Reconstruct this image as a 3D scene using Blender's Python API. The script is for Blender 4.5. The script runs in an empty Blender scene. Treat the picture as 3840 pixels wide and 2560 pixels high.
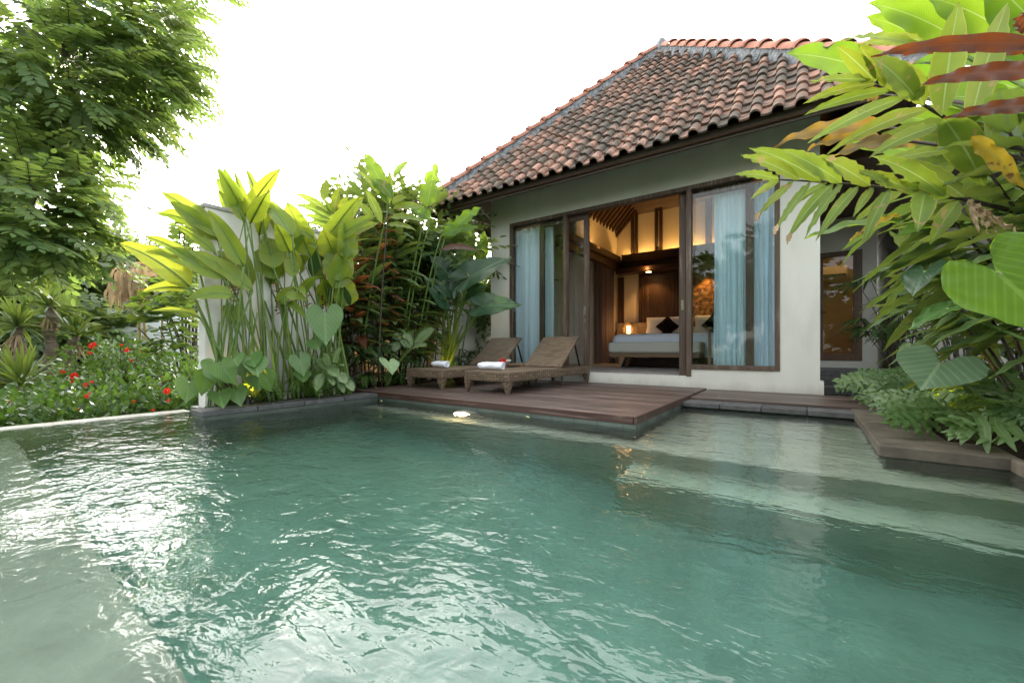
import bpy, math, random
from mathutils import Vector as V, Matrix
R = random.Random(7)
SC = bpy.context.scene
COL = SC.collection
rad = math.radians
PI = math.pi

# ------------------------------------------------------------------ camera model
YAW = rad(35.3); EYE = 0.5; FPX = 1550.0; HORIZ = 1307.0
FW = V((-math.sin(YAW), math.cos(YAW), 0)); RT = V((math.cos(YAW), math.sin(YAW), 0))
def W(px, py, X=None, Y=None, Z=None, d=None):
    """world point seen at photo pixel (3840 wide) lying on the plane X=, Y=, Z= or at depth d"""
    h = FW + RT * ((px - 1920) / FPX) + V((0, 0, (HORIZ - py) / FPX))
    if X is not None: t = X / h.x
    elif Y is not None: t = Y / h.y
    elif Z is not None: t = (Z - EYE) / h.z
    else: t = d
    return h * t + V((0, 0, EYE))
cam = bpy.data.cameras.new('camera'); camo = bpy.data.objects.new('camera', cam); COL.objects.link(camo)
camo.location = (0, 0, EYE); camo.rotation_euler = (rad(90), 0, YAW)
cam.sensor_width = 36; cam.lens = FPX / 3840 * 36; cam.shift_y = (HORIZ - 1280) / 3840
cam.clip_start = 0.02; cam.clip_end = 3000
SC.camera = camo

# ------------------------------------------------------------------ mesh builder
class MB:
    def __init__(s): s.v = []; s.f = []; s.uv = []; s.c = []
    def add(s, vs, fs, uvs=None, c=0.5):
        b = len(s.v)
        s.v.extend(vs); s.f.extend([tuple(b + i for i in f) for f in fs])
        s.uv.extend(uvs if uvs else [(0.5, 0.5)] * len(vs))
        s.c.extend(c if isinstance(c, list) else [c] * len(vs))
    def box(s, x0, x1, y0, y1, z0, z1, c=0.5):
        vs = [(x, y, z) for z in (z0, z1) for y in (y0, y1) for x in (x0, x1)]
        s.add(vs, [(0, 2, 3, 1), (4, 5, 7, 6), (0, 1, 5, 4), (2, 6, 7, 3), (0, 4, 6, 2), (1, 3, 7, 5)], None, c)
    def hexa(s, bot, top, c=0.5):
        s.add([tuple(p) for p in bot] + [tuple(p) for p in top],
              [(3, 2, 1, 0), (4, 5, 6, 7), (0, 1, 5, 4), (1, 2, 6, 5), (2, 3, 7, 6), (3, 0, 4, 7)], None, c)
    def bar(s, a, b, w, h, up=V((0, 0, 1)), c=0.5):
        a = V(a); b = V(b); t = (b - a).normalized()
        sd = t.cross(up)
        if sd.length < 1e-4: sd = t.cross(V((0, 1, 0)))
        sd.normalize(); u = sd.cross(t)
        q = [(-1, -1), (1, -1), (1, 1), (-1, 1)]
        s.hexa([a + sd * (x * w / 2) + u * (y * h / 2) for x, y in q], [b + sd * (x * w / 2) + u * (y * h / 2) for x, y in q], c)
    def tube(s, pts, rs, n=8, c=0.5, cap=True):
        pts = [V(p) for p in pts]
        if not isinstance(rs, (list, tuple)): rs = [rs] * len(pts)
        prev = None; vs = []; uvs = []
        for i, p in enumerate(pts):
            t = (pts[min(i + 1, len(pts) - 1)] - pts[max(i - 1, 0)])
            t = t.normalized() if t.length > 1e-9 else V((0, 0, 1))
            if prev is None:
                prev = t.cross(V((0.31, 0.83, 0.17)))
                if prev.length < 1e-3: prev = t.cross(V((1, 0, 0)))
            prev = (prev - t * prev.dot(t)).normalized(); b = t.cross(prev)
            for k in range(n):
                a = 2 * PI * k / n
                vs.append(p + (prev * math.cos(a) + b * math.sin(a)) * rs[i]); uvs.append((k / n, i / max(1, len(pts) - 1)))
        fs = [(i * n + k, i * n + (k + 1) % n, (i + 1) * n + (k + 1) % n, (i + 1) * n + k) for i in range(len(pts) - 1) for k in range(n)]
        if cap: fs += [tuple(range(n - 1, -1, -1)), tuple((len(pts) - 1) * n + k for k in range(n))]
        s.add([tuple(v) for v in vs], fs, uvs, c)
    def lathe(s, prof, ctr=(0, 0, 0), n=24, c=0.5):
        vs = [(ctr[0] + r * math.cos(2 * PI * k / n), ctr[1] + r * math.sin(2 * PI * k / n), ctr[2] + z) for r, z in prof for k in range(n)]
        fs = [(i * n + k, i * n + (k + 1) % n, (i + 1) * n + (k + 1) % n, (i + 1) * n + k) for i in range(len(prof) - 1) for k in range(n)]
        s.add(vs, fs, None, c)
    def prism(s, poly, z0, z1, c=0.5):
        n = len(poly)
        s.add([(x, y, z0) for x, y in poly] + [(x, y, z1) for x, y in poly],
              [tuple(range(n - 1, -1, -1)), tuple(range(n, 2 * n))] + [(i, (i + 1) % n, n + (i + 1) % n, n + i) for i in range(n)], None, c)
    # ---- foliage shapes
    def leaf(s, p0, p1, bend=V((0, 0, 0)), up=V((0, 0, 1)), w=0.1, nv=8, nu=4, shape='lance', fold=0.25, wav=0.0, wf=4.0, tear=0.0, c=None, rs=R, hs=None):
        p0 = V(p0); p1 = V(p1); m = (p0 + p1) / 2 + V(bend); up = V(up)
        c = rs.random() if c is None else c
        vs = []; uvs = []; ph = rs.random() * 6; ph2 = rs.random() * 6
        hu = nu // 2; tl = [1.0, 1.0]
        for i in range(nv + 1):
            t = i / nv
            p = p0 * (1 - t) ** 2 + m * (2 * t * (1 - t)) + p1 * t * t
            T = (m - p0) * (2 * (1 - t)) + (p1 - m) * (2 * t)
            T = T.normalized() if T.length > 1e-8 else (p1 - p0).normalized()
            sd = T.cross(up)
            if sd.length < 1e-3: sd = T.cross(V((1, 0.3, 0)))
            sd.normalize(); n = sd.cross(T)
            if shape == 'lance': k = (math.sin(PI * min(1, t ** 0.75))) ** 0.85 if 0 < t < 1 else 0
            elif shape == 'banana': k = (t / 0.18) ** 0.6 if t < 0.18 else max(0, 1 - ((t - 0.18) / 0.82) ** 2.3) ** 0.88
            elif shape == 'oval': k = math.sqrt(max(0, math.sin(PI * t)))
            elif shape == 'strap': k = min(1, 0.6 + t * 2) * (1 - t ** 5) ** 0.9
            elif shape == 'lobe': k = max(0, 1 - t ** 2.2) ** 0.8
            else: k = 1
            k = max(k, 0.015)
            for j in range(-hu, hu + 1):
                q = j / hu; kk = k
                if tear and q != 0 and 0 < i < nv and rs.random() < tear: kk = k * rs.uniform(0.45, 0.9)
                hw = w / 2 * kk * abs(q)
                o = sd * (math.copysign(1, q) * hw * math.cos(fold)) + n * (hw * math.sin(fold))
                o += n * (wav * q * q * math.sin(wf * t * 6.28 + (ph if q > 0 else ph2)))
                vs.append(tuple(p + o)); uvs.append(((q + 1) / 2, t))
        r = 2 * hu + 1
        fs = [(i * r + j, i * r + j + 1, (i + 1) * r + j + 1, (i + 1) * r + j) for i in range(nv) for j in range(2 * hu)]
        s.add(vs, fs, uvs, c)
    def leaflet(s, p, d, n, l, w, c):
        """small four-sided folded leaflet"""
        sd = d.cross(n)
        if sd.length < 1e-5: return
        sd.normalize(); sd *= w / 2
        a = p + d * (l * 0.3); b = p + d * (l * 0.68); lift = n * (w * 0.14)
        vs = [p, a + sd + lift, a - sd + lift, b + sd * 0.85 + lift, b - sd * 0.85 + lift, p + d * l, a, b]
        s.add([tuple(v) for v in vs], [(0, 6, 1), (0, 2, 6), (6, 7, 3, 1), (6, 2, 4, 7), (7, 5, 3), (7, 4, 5)],
              [(.5, 0), (1, .3), (0, .3), (1, .7), (0, .7), (.5, 1), (.5, .3), (.5, .7)], c)
    def pinnate(s, p0, p1, bend, up, n=9, ll=0.07, lw=0.03, ang=1.0, droop=0.25, c=None, rs=R, stem=None, t0=0.15):
        p0 = V(p0); p1 = V(p1); m = (p0 + p1) / 2 + V(bend); c = rs.random() if c is None else c
        prev = p0
        for i in range(n + 1):
            t = t0 + (1 - t0) * i / n
            p = p0 * (1 - t) ** 2 + m * (2 * t * (1 - t)) + p1 * t * t
            T = ((m - p0) * (1 - t) + (p1 - m) * t).normalized()
            sd = T.cross(up)
            if sd.length < 1e-3: sd = T.cross(V((1, 0.2, 0)))
            sd.normalize(); nn = sd.cross(T)
            k = 0.75 + 0.5 * math.sin(PI * min(1, t * 0.9))
            for q in ((-1, 1) if i < n else (0,)):
                d = (T * math.cos(ang) + sd * (q * math.sin(ang)) - V((0, 0, droop * rs.uniform(.3, 1.6)))) if q else T
                d = d.normalized()
                s.leaflet(p, d, (nn + V((rs.uniform(-.4, .4), rs.uniform(-.4, .4), 0))).normalized(), ll * k * rs.uniform(.85, 1.15), lw * k, min(1, max(0, c + rs.uniform(-.2, .2))))
            if stem is not None and i: stem.tube([prev, p], [ll * .03, ll * .025], 3, c, False)
            prev = p
    def heart(s, att, tip, nrm, L, Wd, cup=0.08, wav=0.02, wn=7, droop=0.15, c=None, rs=R, lobed=1.0, quilt=.006):
        """heart-shaped leaf: att = petiole point, tip = direction of the tip, nrm = upper face"""
        T = V(tip).normalized(); n = V(nrm); n = (n - T * n.dot(T)).normalized(); sd = T.cross(n); att = V(att)
        c = rs.random() if c is None else c
        half = [(0, 1.0), (.07, .88), (.2, .7), (.34, .48), (.45, .24), (.5, 0.0), (.47, -.2), (.38, -.34), (.25, -.4), (.12, -.32), (.04, -.14), (0, -.02)]
        out = []
        for i in range(len(half) - 1):
            (x0, y0), (x1, y1) = half[i], half[i + 1]
            out += [(x0, y0), ((x0 + x1) / 2 * 1.01, (y0 + y1) / 2 * 1.01)]
        out.append(half[-1])
        pts = out + [(-x, y) for x, y in out[-2:0:-1]]
        N = len(pts); rings = 12; vs = []; uvs = []; ph = rs.random() * 6
        for k in range(rings + 1):
            q = k / rings
            for i, (x, y) in enumerate(pts):
                if y < 0: y *= lobed
                a = 2 * PI * i / N
                z = cup * L * (x * q * 2) ** 2 - droop * L * (y * q) * abs(y * q) + wav * L * q * q * math.sin(wn * a + ph)
                rp_ = math.sin(6.2832 * 8 * ((y * q + .4) / 1.4 - abs(x * q) * 1.2)) * min(1, abs(x * q) * 8); z += quilt * L * q * rp_; sc_ = 1 + quilt * 3.5 * rp_ * (k == rings)
                vs.append(tuple(att + sd * (x * q * Wd * sc_) + T * (y * q * L) + n * z)); uvs.append((.5 + x * q, (y * q + .4) / 1.4))
        fs = [(k * N + i, k * N + (i + 1) % N, (k + 1) * N + (i + 1) % N, (k + 1) * N + i) for k in range(rings) for i in range(N)]
        s.add(vs, fs, uvs, c)
    def cutleaf(s, att, tip, nrm, L, c=None, rs=R):
        """deeply lobed leaf"""
        T = V(tip).normalized(); n = V(nrm); n = (n - T * n.dot(T)).normalized(); sd = T.cross(n); att = V(att)
        c = rs.random() if c is None else c
        end = att + T * L - n * (L * .12)
        s.leaf(att - T * (.06 * L), end, n * (L * .06), n, L * .27, 8, 2, 'lance', .1, 0, 3, 0, c, rs)
        for i in range(5):
            t = i / 4.7
            p = att + T * (L * (t * .8 - .02)) + n * (L * .03)
            for q in (-1, 1):
                ang = 2.0 - 1.5 * t + rs.uniform(-.12, .12)
                ln = L * (.62 - .3 * abs(t - .3)) * rs.uniform(.85, 1.1)
                d = T * math.cos(ang) + sd * (q * math.sin(ang))
                e = p + d * ln - n * (ln * rs.uniform(.05, .3))
                s.leaf(p, e, n * (ln * .1), n, L * .185, 5, 2, 'lobe', .12, .006, 2, 0, c, rs)
                e2 = p + d * ln * .5
                s.leaf(e2, e2 + (d * .6 + T * .7).normalized() * ln * .38, n * .01, n, L * .11, 3, 2, 'lobe', .1, 0, 2, 0, c, rs)
    def build(s, name, m, parent=None, smooth=False, bevel=0.0, auto=None):
        me = bpy.data.meshes.new(name)
        me.from_pydata([tuple(v) for v in s.v], [], s.f)
        ul = me.uv_layers.new(name='UVMap')
        li = [0] * len(me.loops); me.loops.foreach_get('vertex_index', li)
        buf = []
        for i in li: buf.extend(s.uv[i])
        ul.data.foreach_set('uv', buf)
        at = me.attributes.new('var', 'FLOAT', 'POINT'); at.data.foreach_set('value', s.c)
        if smooth: me.polygons.foreach_set('use_smooth', [True] * len(me.polygons))
        me.validate(); me.update()
        o = bpy.data.objects.new(name, me); COL.objects.link(o)
        if m: me.materials.append(m)
        if parent: o.parent = parent
        if bevel:
            b = o.modifiers.new('bevel', 'BEVEL'); b.width = bevel; b.segments = 2; b.limit_method = 'ANGLE'
        return o

def tag(o, label=None, cat=None, group=None, kind=None):
    if label: o['label'] = label
    if cat: o['category'] = cat
    if group: o['group'] = group
    if kind: o['kind'] = kind
    return o
def thing(name, label, cat, group=None):
    return tag(bpy.data.objects.new(name, None), label, cat, group) if False else _thing(name, label, cat, group)
def _thing(name, label, cat, group):
    o = bpy.data.objects.new(name, None); COL.objects.link(o); o.empty_display_size = 0.1
    return tag(o, label, cat, group)

# ------------------------------------------------------------------ materials
def newmat(name):
    m = bpy.data.materials.new(name); m.use_nodes = True; nt = m.node_tree; nt.nodes.clear()
    out = nt.nodes.new('ShaderNodeOutputMaterial')
    return m, nt, out
def N(nt, t, **kw):
    n = nt.nodes.new('ShaderNode' + t)
    for k, v in kw.items():
        if k in n.inputs: n.inputs[k].default_value = v
        else: setattr(n, k, v)
    return n
def L(nt, a, b): nt.links.new(a, b)
def math_(nt, op, a, b=None, c=None):
    n = nt.nodes.new('ShaderNodeMath'); n.operation = op
    for i, x in enumerate((a, b, c)):
        if x is None: continue
        if isinstance(x, (int, float)): n.inputs[i].default_value = x
        else: L(nt, x, n.inputs[i])
    return n.outputs[0]
def mix(nt, f, a, b, mode='MIX'):
    n = nt.nodes.new('ShaderNodeMix'); n.data_type = 'RGBA'; n.blend_type = mode
    for i, x in ((0, f), (6, a), (7, b)):
        if isinstance(x, (int, float)): n.inputs[i].default_value = x
        elif isinstance(x, tuple): n.inputs[i].default_value = x if len(x) == 4 else x + (1,)
        else: L(nt, x, n.inputs[i])
    return n.outputs[2]
def ramp(nt, f, stops):
    n = nt.nodes.new('ShaderNodeValToRGB'); L(nt, f, n.inputs[0]); e = n.color_ramp.elements
    while len(e) < len(stops): e.new(0.5)
    for i, (p, c) in enumerate(stops): e[i].position = p; e[i].color = c if len(c) == 4 else tuple(c) + (1,)
    return n.outputs[0]
def noise(nt, scale=5, detail=4, vec=None, rough=0.55, dist=0.0):
    n = N(nt, 'TexNoise'); n.inputs['Scale'].default_value = scale; n.inputs['Detail'].default_value = detail
    n.inputs['Roughness'].default_value = rough; n.inputs['Distortion'].default_value = dist
    if vec is not None: L(nt, vec, n.inputs['Vector'])
    return n.outputs['Fac']
def coords(nt, kind='Object', scale=(1, 1, 1), rot=(0, 0, 0)):
    t = N(nt, 'TexCoord'); mp = N(nt, 'Mapping'); mp.inputs['Scale'].default_value = scale; mp.inputs['Rotation'].default_value = rot
    L(nt, t.outputs[kind], mp.inputs['Vector']); return mp.outputs[0]
def bump(nt, h, strength=0.5, dist=0.01):
    b = N(nt, 'Bump'); b.inputs['Strength'].default_value = strength; b.inputs['Distance'].default_value = dist; L(nt, h, b.inputs['Height']); return b.outputs[0]
def var(nt):
    a = N(nt, 'Attribute'); a.attribute_name = 'var'; return a.outputs['Fac']

def surf(name, a, b=None, rough=0.6, scale=6, detail=5, stretch=(1, 1, 1), bs=0.3, bd=0.004, spec=0.4, lo=0.35, hi=0.65, usevar=0.0, metal=0.0, fine=60, dark=None, dscale=2.0, dlo=.55, dhi=.7):
    """two-tone noisy surface with fine bump"""
    m, nt, out = newmat(name); p = N(nt, 'BsdfPrincipled')
    vec = coords(nt, 'Object', stretch)
    f = noise(nt, scale, detail, vec)
    col = ramp(nt, f, [(lo, a), (hi, b or a)])
    if dark:
        f3 = noise(nt, dscale, 6, vec, 0.65)
        col = mix(nt, ramp(nt, f3, [(dlo, (0, 0, 0)), (dhi, (1, 1, 1))]), col, dark)
    if usevar:
        v = math_(nt, 'MULTIPLY_ADD', var(nt), usevar * 2, 1 - usevar)
        col = mix(nt, 1.0, col, v, 'MULTIPLY')
    L(nt, col, p.inputs['Base Color'])
    f2 = noise(nt, fine, 3, vec)
    L(nt, math_(nt, 'MULTIPLY_ADD', f2, 0.3, rough - 0.15), p.inputs['Roughness'])
    p.inputs['Specular IOR Level'].default_value = spec; p.inputs['Metallic'].default_value = metal
    L(nt, bump(nt, math_(nt, 'ADD', f2, f), bs, bd), p.inputs['Normal'])
    L(nt, p.outputs[0], out.inputs[0]); return m

def leafmat(name, a, b, tr, rough=0.42, rib=None, ribw=0.022, vein=0.25, vf=26, vslope=0.7, tf=0.45, blotch=0.35, mottle=None, edge=None, radial=False, spec=0.45, spots=None):
    m, nt, out = newmat(name); p = N(nt, 'BsdfPrincipled'); tl = N(nt, 'BsdfTranslucent'); ms = N(nt, 'MixShader')
    tc = N(nt, 'TexCoord'); sp = N(nt, 'SeparateXYZ'); L(nt, tc.outputs['UV'], sp.inputs[0])
    u, v = sp.outputs[0], sp.outputs[1]
    au = math_(nt, 'ABSOLUTE', math_(nt, 'SUBTRACT', u, 0.5))
    vn = math_(nt, 'SINE', math_(nt, 'MULTIPLY', math_(nt, 'SUBTRACT', v, math_(nt, 'MULTIPLY', au, vslope)), 6.2832 * vf))
    v01 = math_(nt, 'MULTIPLY_ADD', vn, 0.5, 0.5); vp = math_(nt, 'POWER', v01, 4.0)
    nz = noise(nt, 7, 4, tc.outputs['Object'])
    va = var(nt)
    col = mix(nt, va, a, b)
    trc = mix(nt, va, tr, tuple(x * y for x, y in zip(tr, (1.15, .9, .9))))
    shade = math_(nt, 'MULTIPLY', math_(nt, 'MULTIPLY_ADD', nz, blotch * 2, 1 - blotch), math_(nt, 'MULTIPLY_ADD', vp, -vein, 1.0))
    col = mix(nt, 1.0, col, shade, 'MULTIPLY'); trc = mix(nt, 1.0, trc, shade, 'MULTIPLY')
    if mottle:
        mk = math_(nt, 'MULTIPLY', math_(nt, 'GREATER_THAN', math_(nt, 'ADD', v01, math_(nt, 'MULTIPLY', noise(nt, 60, 3, tc.outputs['Object']), 0.9)), 1.12), math_(nt, 'LESS_THAN', au, 0.36))
        col = mix(nt, mk, col, mottle); trc = mix(nt, mk, trc, tuple(min(1, x * 1.2) for x in mottle))
    if rib:
        mk = math_(nt, 'LESS_THAN', au, ribw)
        col = mix(nt, mk, col, rib); trc = mix(nt, mk, trc, tuple(x * 1.3 for x in rib))
    if edge:
        mk = math_(nt, 'GREATER_THAN', math_(nt, 'ADD', au, math_(nt, 'MULTIPLY', nz, 0.08)), 0.5)
        col = mix(nt, mk, col, edge)
    if spots:
        s2 = noise(nt, 16, 3, tc.outputs['Object']); mk = ramp(nt, s2, [(0.63, (0, 0, 0)), (0.69, (1, 1, 1))])
        col = mix(nt, mk, col, spots); trc = mix(nt, mk, trc, spots)
    L(nt, col, p.inputs['Base Color']); L(nt, trc, tl.inputs[0])
    p.inputs['Roughness'].default_value = rough; p.inputs['Specular IOR Level'].default_value = spec
    bn = bump(nt, math_(nt, 'ADD', math_(nt, 'MULTIPLY', vp, abs(vein) * -2.2), math_(nt, 'MULTIPLY', nz, 1.0)), 0.35, 0.004)
    L(nt, bn, p.inputs['Normal'])
    ms.inputs[0].default_value = tf
    L(nt, p.outputs[0], ms.inputs[1]); L(nt, tl.outputs[0], ms.inputs[2]); L(nt, ms.outputs[0], out.inputs[0]); return m

def glow(name, col, s):
    m, nt, out = newmat(name); e = N(nt, 'Emission'); e.inputs[0].default_value = col + (1,); e.inputs[1].default_value = s
    L(nt, e.outputs[0], out.inputs[0]); return m

def woodmat(name, a, b, axis=0, rough=0.55, sc=1.0, worn=None, usevar=0.25, spec=0.35):
    m, nt, out = newmat(name); p = N(nt, 'BsdfPrincipled')
    st = [28 * sc, 28 * sc, 28 * sc]; st[axis] = 1.6 * sc
    vec = coords(nt, 'Object', tuple(st))
    f = noise(nt, 1.3, 6, vec, 0.65, 0.4); col = ramp(nt, f, [(.3, a), (.7, b)])
    big = noise(nt, 0.9, 4, coords(nt, 'Object', (1, 1, 1)))
    col = mix(nt, 1.0, col, math_(nt, 'MULTIPLY_ADD', big, .7, .65), 'MULTIPLY')
    if worn:
        col = mix(nt, ramp(nt, math_(nt, 'MULTIPLY', f, math_(nt, 'ADD', big, .5)), [(.56, (0, 0, 0)), (.72, (1, 1, 1))]), col, worn)
    col = mix(nt, 1.0, col, math_(nt, 'MULTIPLY_ADD', var(nt), usevar * 2, 1 - usevar), 'MULTIPLY')
    L(nt, col, p.inputs['Base Color'])
    L(nt, math_(nt, 'MULTIPLY_ADD', f, .3, rough - .15), p.inputs['Roughness']); p.inputs['Specular IOR Level'].default_value = spec
    L(nt, bump(nt, f, .35, .004), p.inputs['Normal']); L(nt, p.outputs[0], out.inputs[0]); return m

def weavemat(name, a, b, size=0.02, usevar=0):
    """wicker: staggered strands seen from every side (box-mapped by normal)"""
    m, nt, out = newmat(name); p = N(nt, 'BsdfPrincipled')
    tc = N(nt, 'TexCoord'); sp = N(nt, 'SeparateXYZ'); L(nt, tc.outputs['UV'], sp.inputs[0])
    br = N(nt, 'TexBrick'); br.offset = .5; br.inputs['Scale'].default_value = 1.0
    br.inputs['Brick Width'].default_value = size * 2.3; br.inputs['Row Height'].default_value = size * .62; br.inputs['Mortar Size'].default_value = size * .10; br.inputs['Mortar Smooth'].default_value = 1.0; br.inputs['Bias'].default_value = 0
    br.inputs['Color1'].default_value = a + (1,); br.inputs['Color2'].default_value = b + (1,); br.inputs['Mortar'].default_value = (a[0] * .12, a[1] * .11, a[2] * .1, 1)
    L(nt, tc.outputs['UV'], br.inputs['Vector'])
    n2 = noise(nt, 9, 3, tc.outputs['Object'])
    col = mix(nt, 1.0, br.outputs['Color'], math_(nt, 'MULTIPLY_ADD', n2, .6, .7), 'MULTIPLY')
    L(nt, col, p.inputs['Base Color']); p.inputs['Roughness'].default_value = .5; p.inputs['Specular IOR Level'].default_value = .4
    hx = math_(nt, 'ABSOLUTE', math_(nt, 'SINE', math_(nt, 'MULTIPLY', sp.outputs[0], PI / (size * 1.15))))
    L(nt, bump(nt, math_(nt, 'SUBTRACT', math_(nt, 'MULTIPLY', hx, .6), br.outputs['Fac']), .8, size * .3), p.inputs['Normal'])
    L(nt, p.outputs[0], out.inputs[0]); return m
# ------------------------------------------------------------------ light
SUNAZ, SUNEL = rad(56.3), rad(17.4)            # azimuth left of +Y
w = bpy.data.worlds.new('World'); SC.world = w; w.use_nodes = True
nt = w.node_tree; bg = nt.nodes['Background']
sky = nt.nodes.new('ShaderNodeTexSky'); sky.sky_type = 'NISHITA'; sky.sun_disc = False
sky.sun_elevation = SUNEL; sky.sun_rotation = -SUNAZ
sky.air_density = 0.8; sky.dust_density = 3.0; sky.ozone_density = 1.0
hs = nt.nodes.new('ShaderNodeHueSaturation'); hs.inputs['Saturation'].default_value = .45; nt.links.new(sky.outputs[0], hs.inputs['Color']); 
# bright thin cloud veil round the sun, as in the photo's white sky
tcw = nt.nodes.new('ShaderNodeTexCoord'); dp = nt.nodes.new('ShaderNodeVectorMath'); dp.operation = 'DOT_PRODUCT'
nt.links.new(tcw.outputs['Generated'], dp.inputs[0]); dp.inputs[1].default_value = (-math.sin(SUNAZ) * math.cos(SUNEL), math.cos(SUNAZ) * math.cos(SUNEL), math.sin(SUNEL))
mr_ = nt.nodes.new('ShaderNodeMapRange'); mr_.interpolation_type = 'SMOOTHSTEP'; nt.links.new(dp.outputs['Value'], mr_.inputs[0]); mr_.inputs[1].default_value = -.15; mr_.inputs[2].default_value = 1.0; mr_.inputs[3].default_value = .32; mr_.inputs[4].default_value = 1
nz_ = nt.nodes.new('ShaderNodeTexNoise'); nt.links.new(tcw.outputs['Generated'], nz_.inputs['Vector']); nz_.inputs['Scale'].default_value = 2.2; nz_.inputs['Detail'].default_value = 5
m1 = nt.nodes.new('ShaderNodeMath'); m1.operation = 'MULTIPLY_ADD'; nt.links.new(nz_.outputs['Fac'], m1.inputs[0]); m1.inputs[1].default_value = 1.0; m1.inputs[2].default_value = .5
m2 = nt.nodes.new('ShaderNodeMath'); m2.operation = 'MULTIPLY'; nt.links.new(m1.outputs[0], m2.inputs[0]); nt.links.new(mr_.outputs[0], m2.inputs[1])
vm = nt.nodes.new('ShaderNodeVectorMath'); vm.operation = 'SCALE'; vm.inputs[0].default_value = (1.0, .97, .92); m3 = nt.nodes.new('ShaderNodeMath'); m3.operation = 'MULTIPLY'; nt.links.new(m2.outputs[0], m3.inputs[0]); m3.inputs[1].default_value = 1.75 / .15
nt.links.new(m3.outputs[0], vm.inputs['Scale']); va_ = nt.nodes.new('ShaderNodeVectorMath'); va_.operation = 'ADD'; nt.links.new(hs.outputs[0], va_.inputs[0]); nt.links.new(vm.outputs[0], va_.inputs[1])
nt.links.new(va_.outputs[0], bg.inputs[0]); bg.inputs[1].default_value = 0.15
sl = bpy.data.lights.new('sun', 'SUN'); so = bpy.data.objects.new('sun', sl); COL.objects.link(so)
sl.energy = 2.0; sl.angle = rad(0.6); sl.color = (1, .90, .74)
sd = V((-math.sin(SUNAZ) * math.cos(SUNEL), math.cos(SUNAZ) * math.cos(SUNEL), math.sin(SUNEL)))
so.rotation_euler = (-sd).to_track_quat('-Z', 'Y').to_euler(); so.location = (-8, 8, 9)
SC.view_settings.view_transform = 'Standard'; SC.view_settings.look = 'None'; SC.view_settings.gamma = 1
SC.view_settings.exposure = 1.55
SC.cycles.use_denoising = True; SC.cycles.max_bounces = 12; SC.cycles.transparent_max_bounces = 16
SC.cycles.sample_clamp_indirect = 8; SC.cycles.volume_bounces = 0
SC.cycles.diffuse_bounces = 5

def lamp(name, kind, loc, energy, color, to=None, size=0.1, angle=60, blend=.6):
    l = bpy.data.lights.new(name, kind); o = bpy.data.objects.new(name, l); COL.objects.link(o)
    l.energy = energy; l.color = color; o.location = loc
    if kind == 'SPOT': l.spot_size = rad(angle); l.spot_blend = blend; l.shadow_soft_size = size
    elif kind == 'POINT': l.shadow_soft_size = size
    elif kind == 'AREA':
        if isinstance(size, tuple): l.shape = 'RECTANGLE'; l.size, l.size_y = size
        else: l.size = size
    if to is not None: o.rotation_euler = (V(to) - V(loc)).to_track_quat('-Z', 'Y').to_euler()
    return o

# ------------------------------------------------------------------ materials of the place
M = {}
M['plaster'] = surf('white_plaster', (.565, .575, .525), (.63, .64, .59), .85, 1.6, 6, (1.6, 1.6, .5), bs=.2, bd=.003, spec=.2, fine=60, dark=(.46, .465, .42), dscale=1.3, dlo=.58, dhi=.85)
def base_stain(m, z0, z1, col):
    # rain-splash dirt along the foot of the wall
    nt = m.node_tree; p = [n for n in nt.nodes if n.type == 'BSDF_PRINCIPLED'][0]; src = p.inputs['Base Color'].links[0].from_socket
    sp = N(nt, 'SeparateXYZ'); vec = coords(nt, 'Object'); L(nt, vec, sp.inputs[0]); r_ = N(nt, 'MapRange'); L(nt, math_(nt, 'ADD', sp.outputs[2], math_(nt, 'MULTIPLY', noise(nt, 5, 6, coords(nt, 'Object', (1, 1, .35)), .7), .22)), r_.inputs[0])
    r_.inputs[1].default_value = z0; r_.inputs[2].default_value = z1; r_.inputs[3].default_value = .75; r_.inputs[4].default_value = 0
    L(nt, mix(nt, r_.outputs[0], src, col), p.inputs['Base Color'])
base_stain(M['plaster'], .02, .20, (.30, .28, .23))
M['painted_shade_plaster'] = surf('painted_shade_render', (.30, .30, .275), (.38, .38, .35), .9, 2, 6, bs=.2, bd=.003, spec=.15)  # white annex walls toned down to grey; their shade is put into the colour
M['plaster_old'] = surf('weathered_plaster', (.60, .61, .59), (.76, .76, .73), .9, 2.5, 6, bs=.2, bd=.004, spec=.15, fine=70, dark=(.36, .34, .29), dscale=1.1, dlo=.56, dhi=.74)
M['concrete_cap'] = surf('grey_cement', (.30, .31, .31), (.44, .44, .43), .9, 9, 6, bs=.5, bd=.006, spec=.15)
M['blue_wall'] = surf('pale_blue_plaster', (.60, .70, .76), (.70, .79, .84), .9, 1.5, 5, bs=.2, bd=.004, spec=.15)
M['warm_wall'] = surf('interior_plaster', (.62, .52, .36), (.66, .56, .40), .85, 2, 3, bs=.05, spec=.2)
M['stone'] = surf('dark_andesite', (.050, .052, .055), (.095, .098, .100), .6, 14, 6, bs=.35, bd=.004, fine=120, usevar=.25, spec=.4)
M['stone_warm'] = surf('brown_weathered_stone', (.060, .050, .038), (.130, .112, .085), .62, 7, 6, bs=.35, bd=.004, fine=120, usevar=.25, spec=.4, dark=(.04, .035, .028), dscale=2.2)
M['rim'] = surf('wet_rim_stone', (.30, .30, .265), (.46, .45, .405), .3, 8, 5, bs=.2, bd=.003, spec=.5)
M['deck'] = woodmat('dark_deck_wood', (.044, .029, .025), (.115, .083, .073), 0, .42, .8, worn=(.20, .165, .145), usevar=.38, spec=.45)
M['deck_edge'] = woodmat('deck_fascia_wood', (.030, .014, .011), (.075, .038, .030), 0, .5, .8, worn=(.16, .12, .10), usevar=.2)
M['teak'] = woodmat('weathered_teak_frame', (.055, .037, .026), (.120, .085, .062), 2, .6, .9, worn=(.21, .175, .145), usevar=.15)
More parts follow.
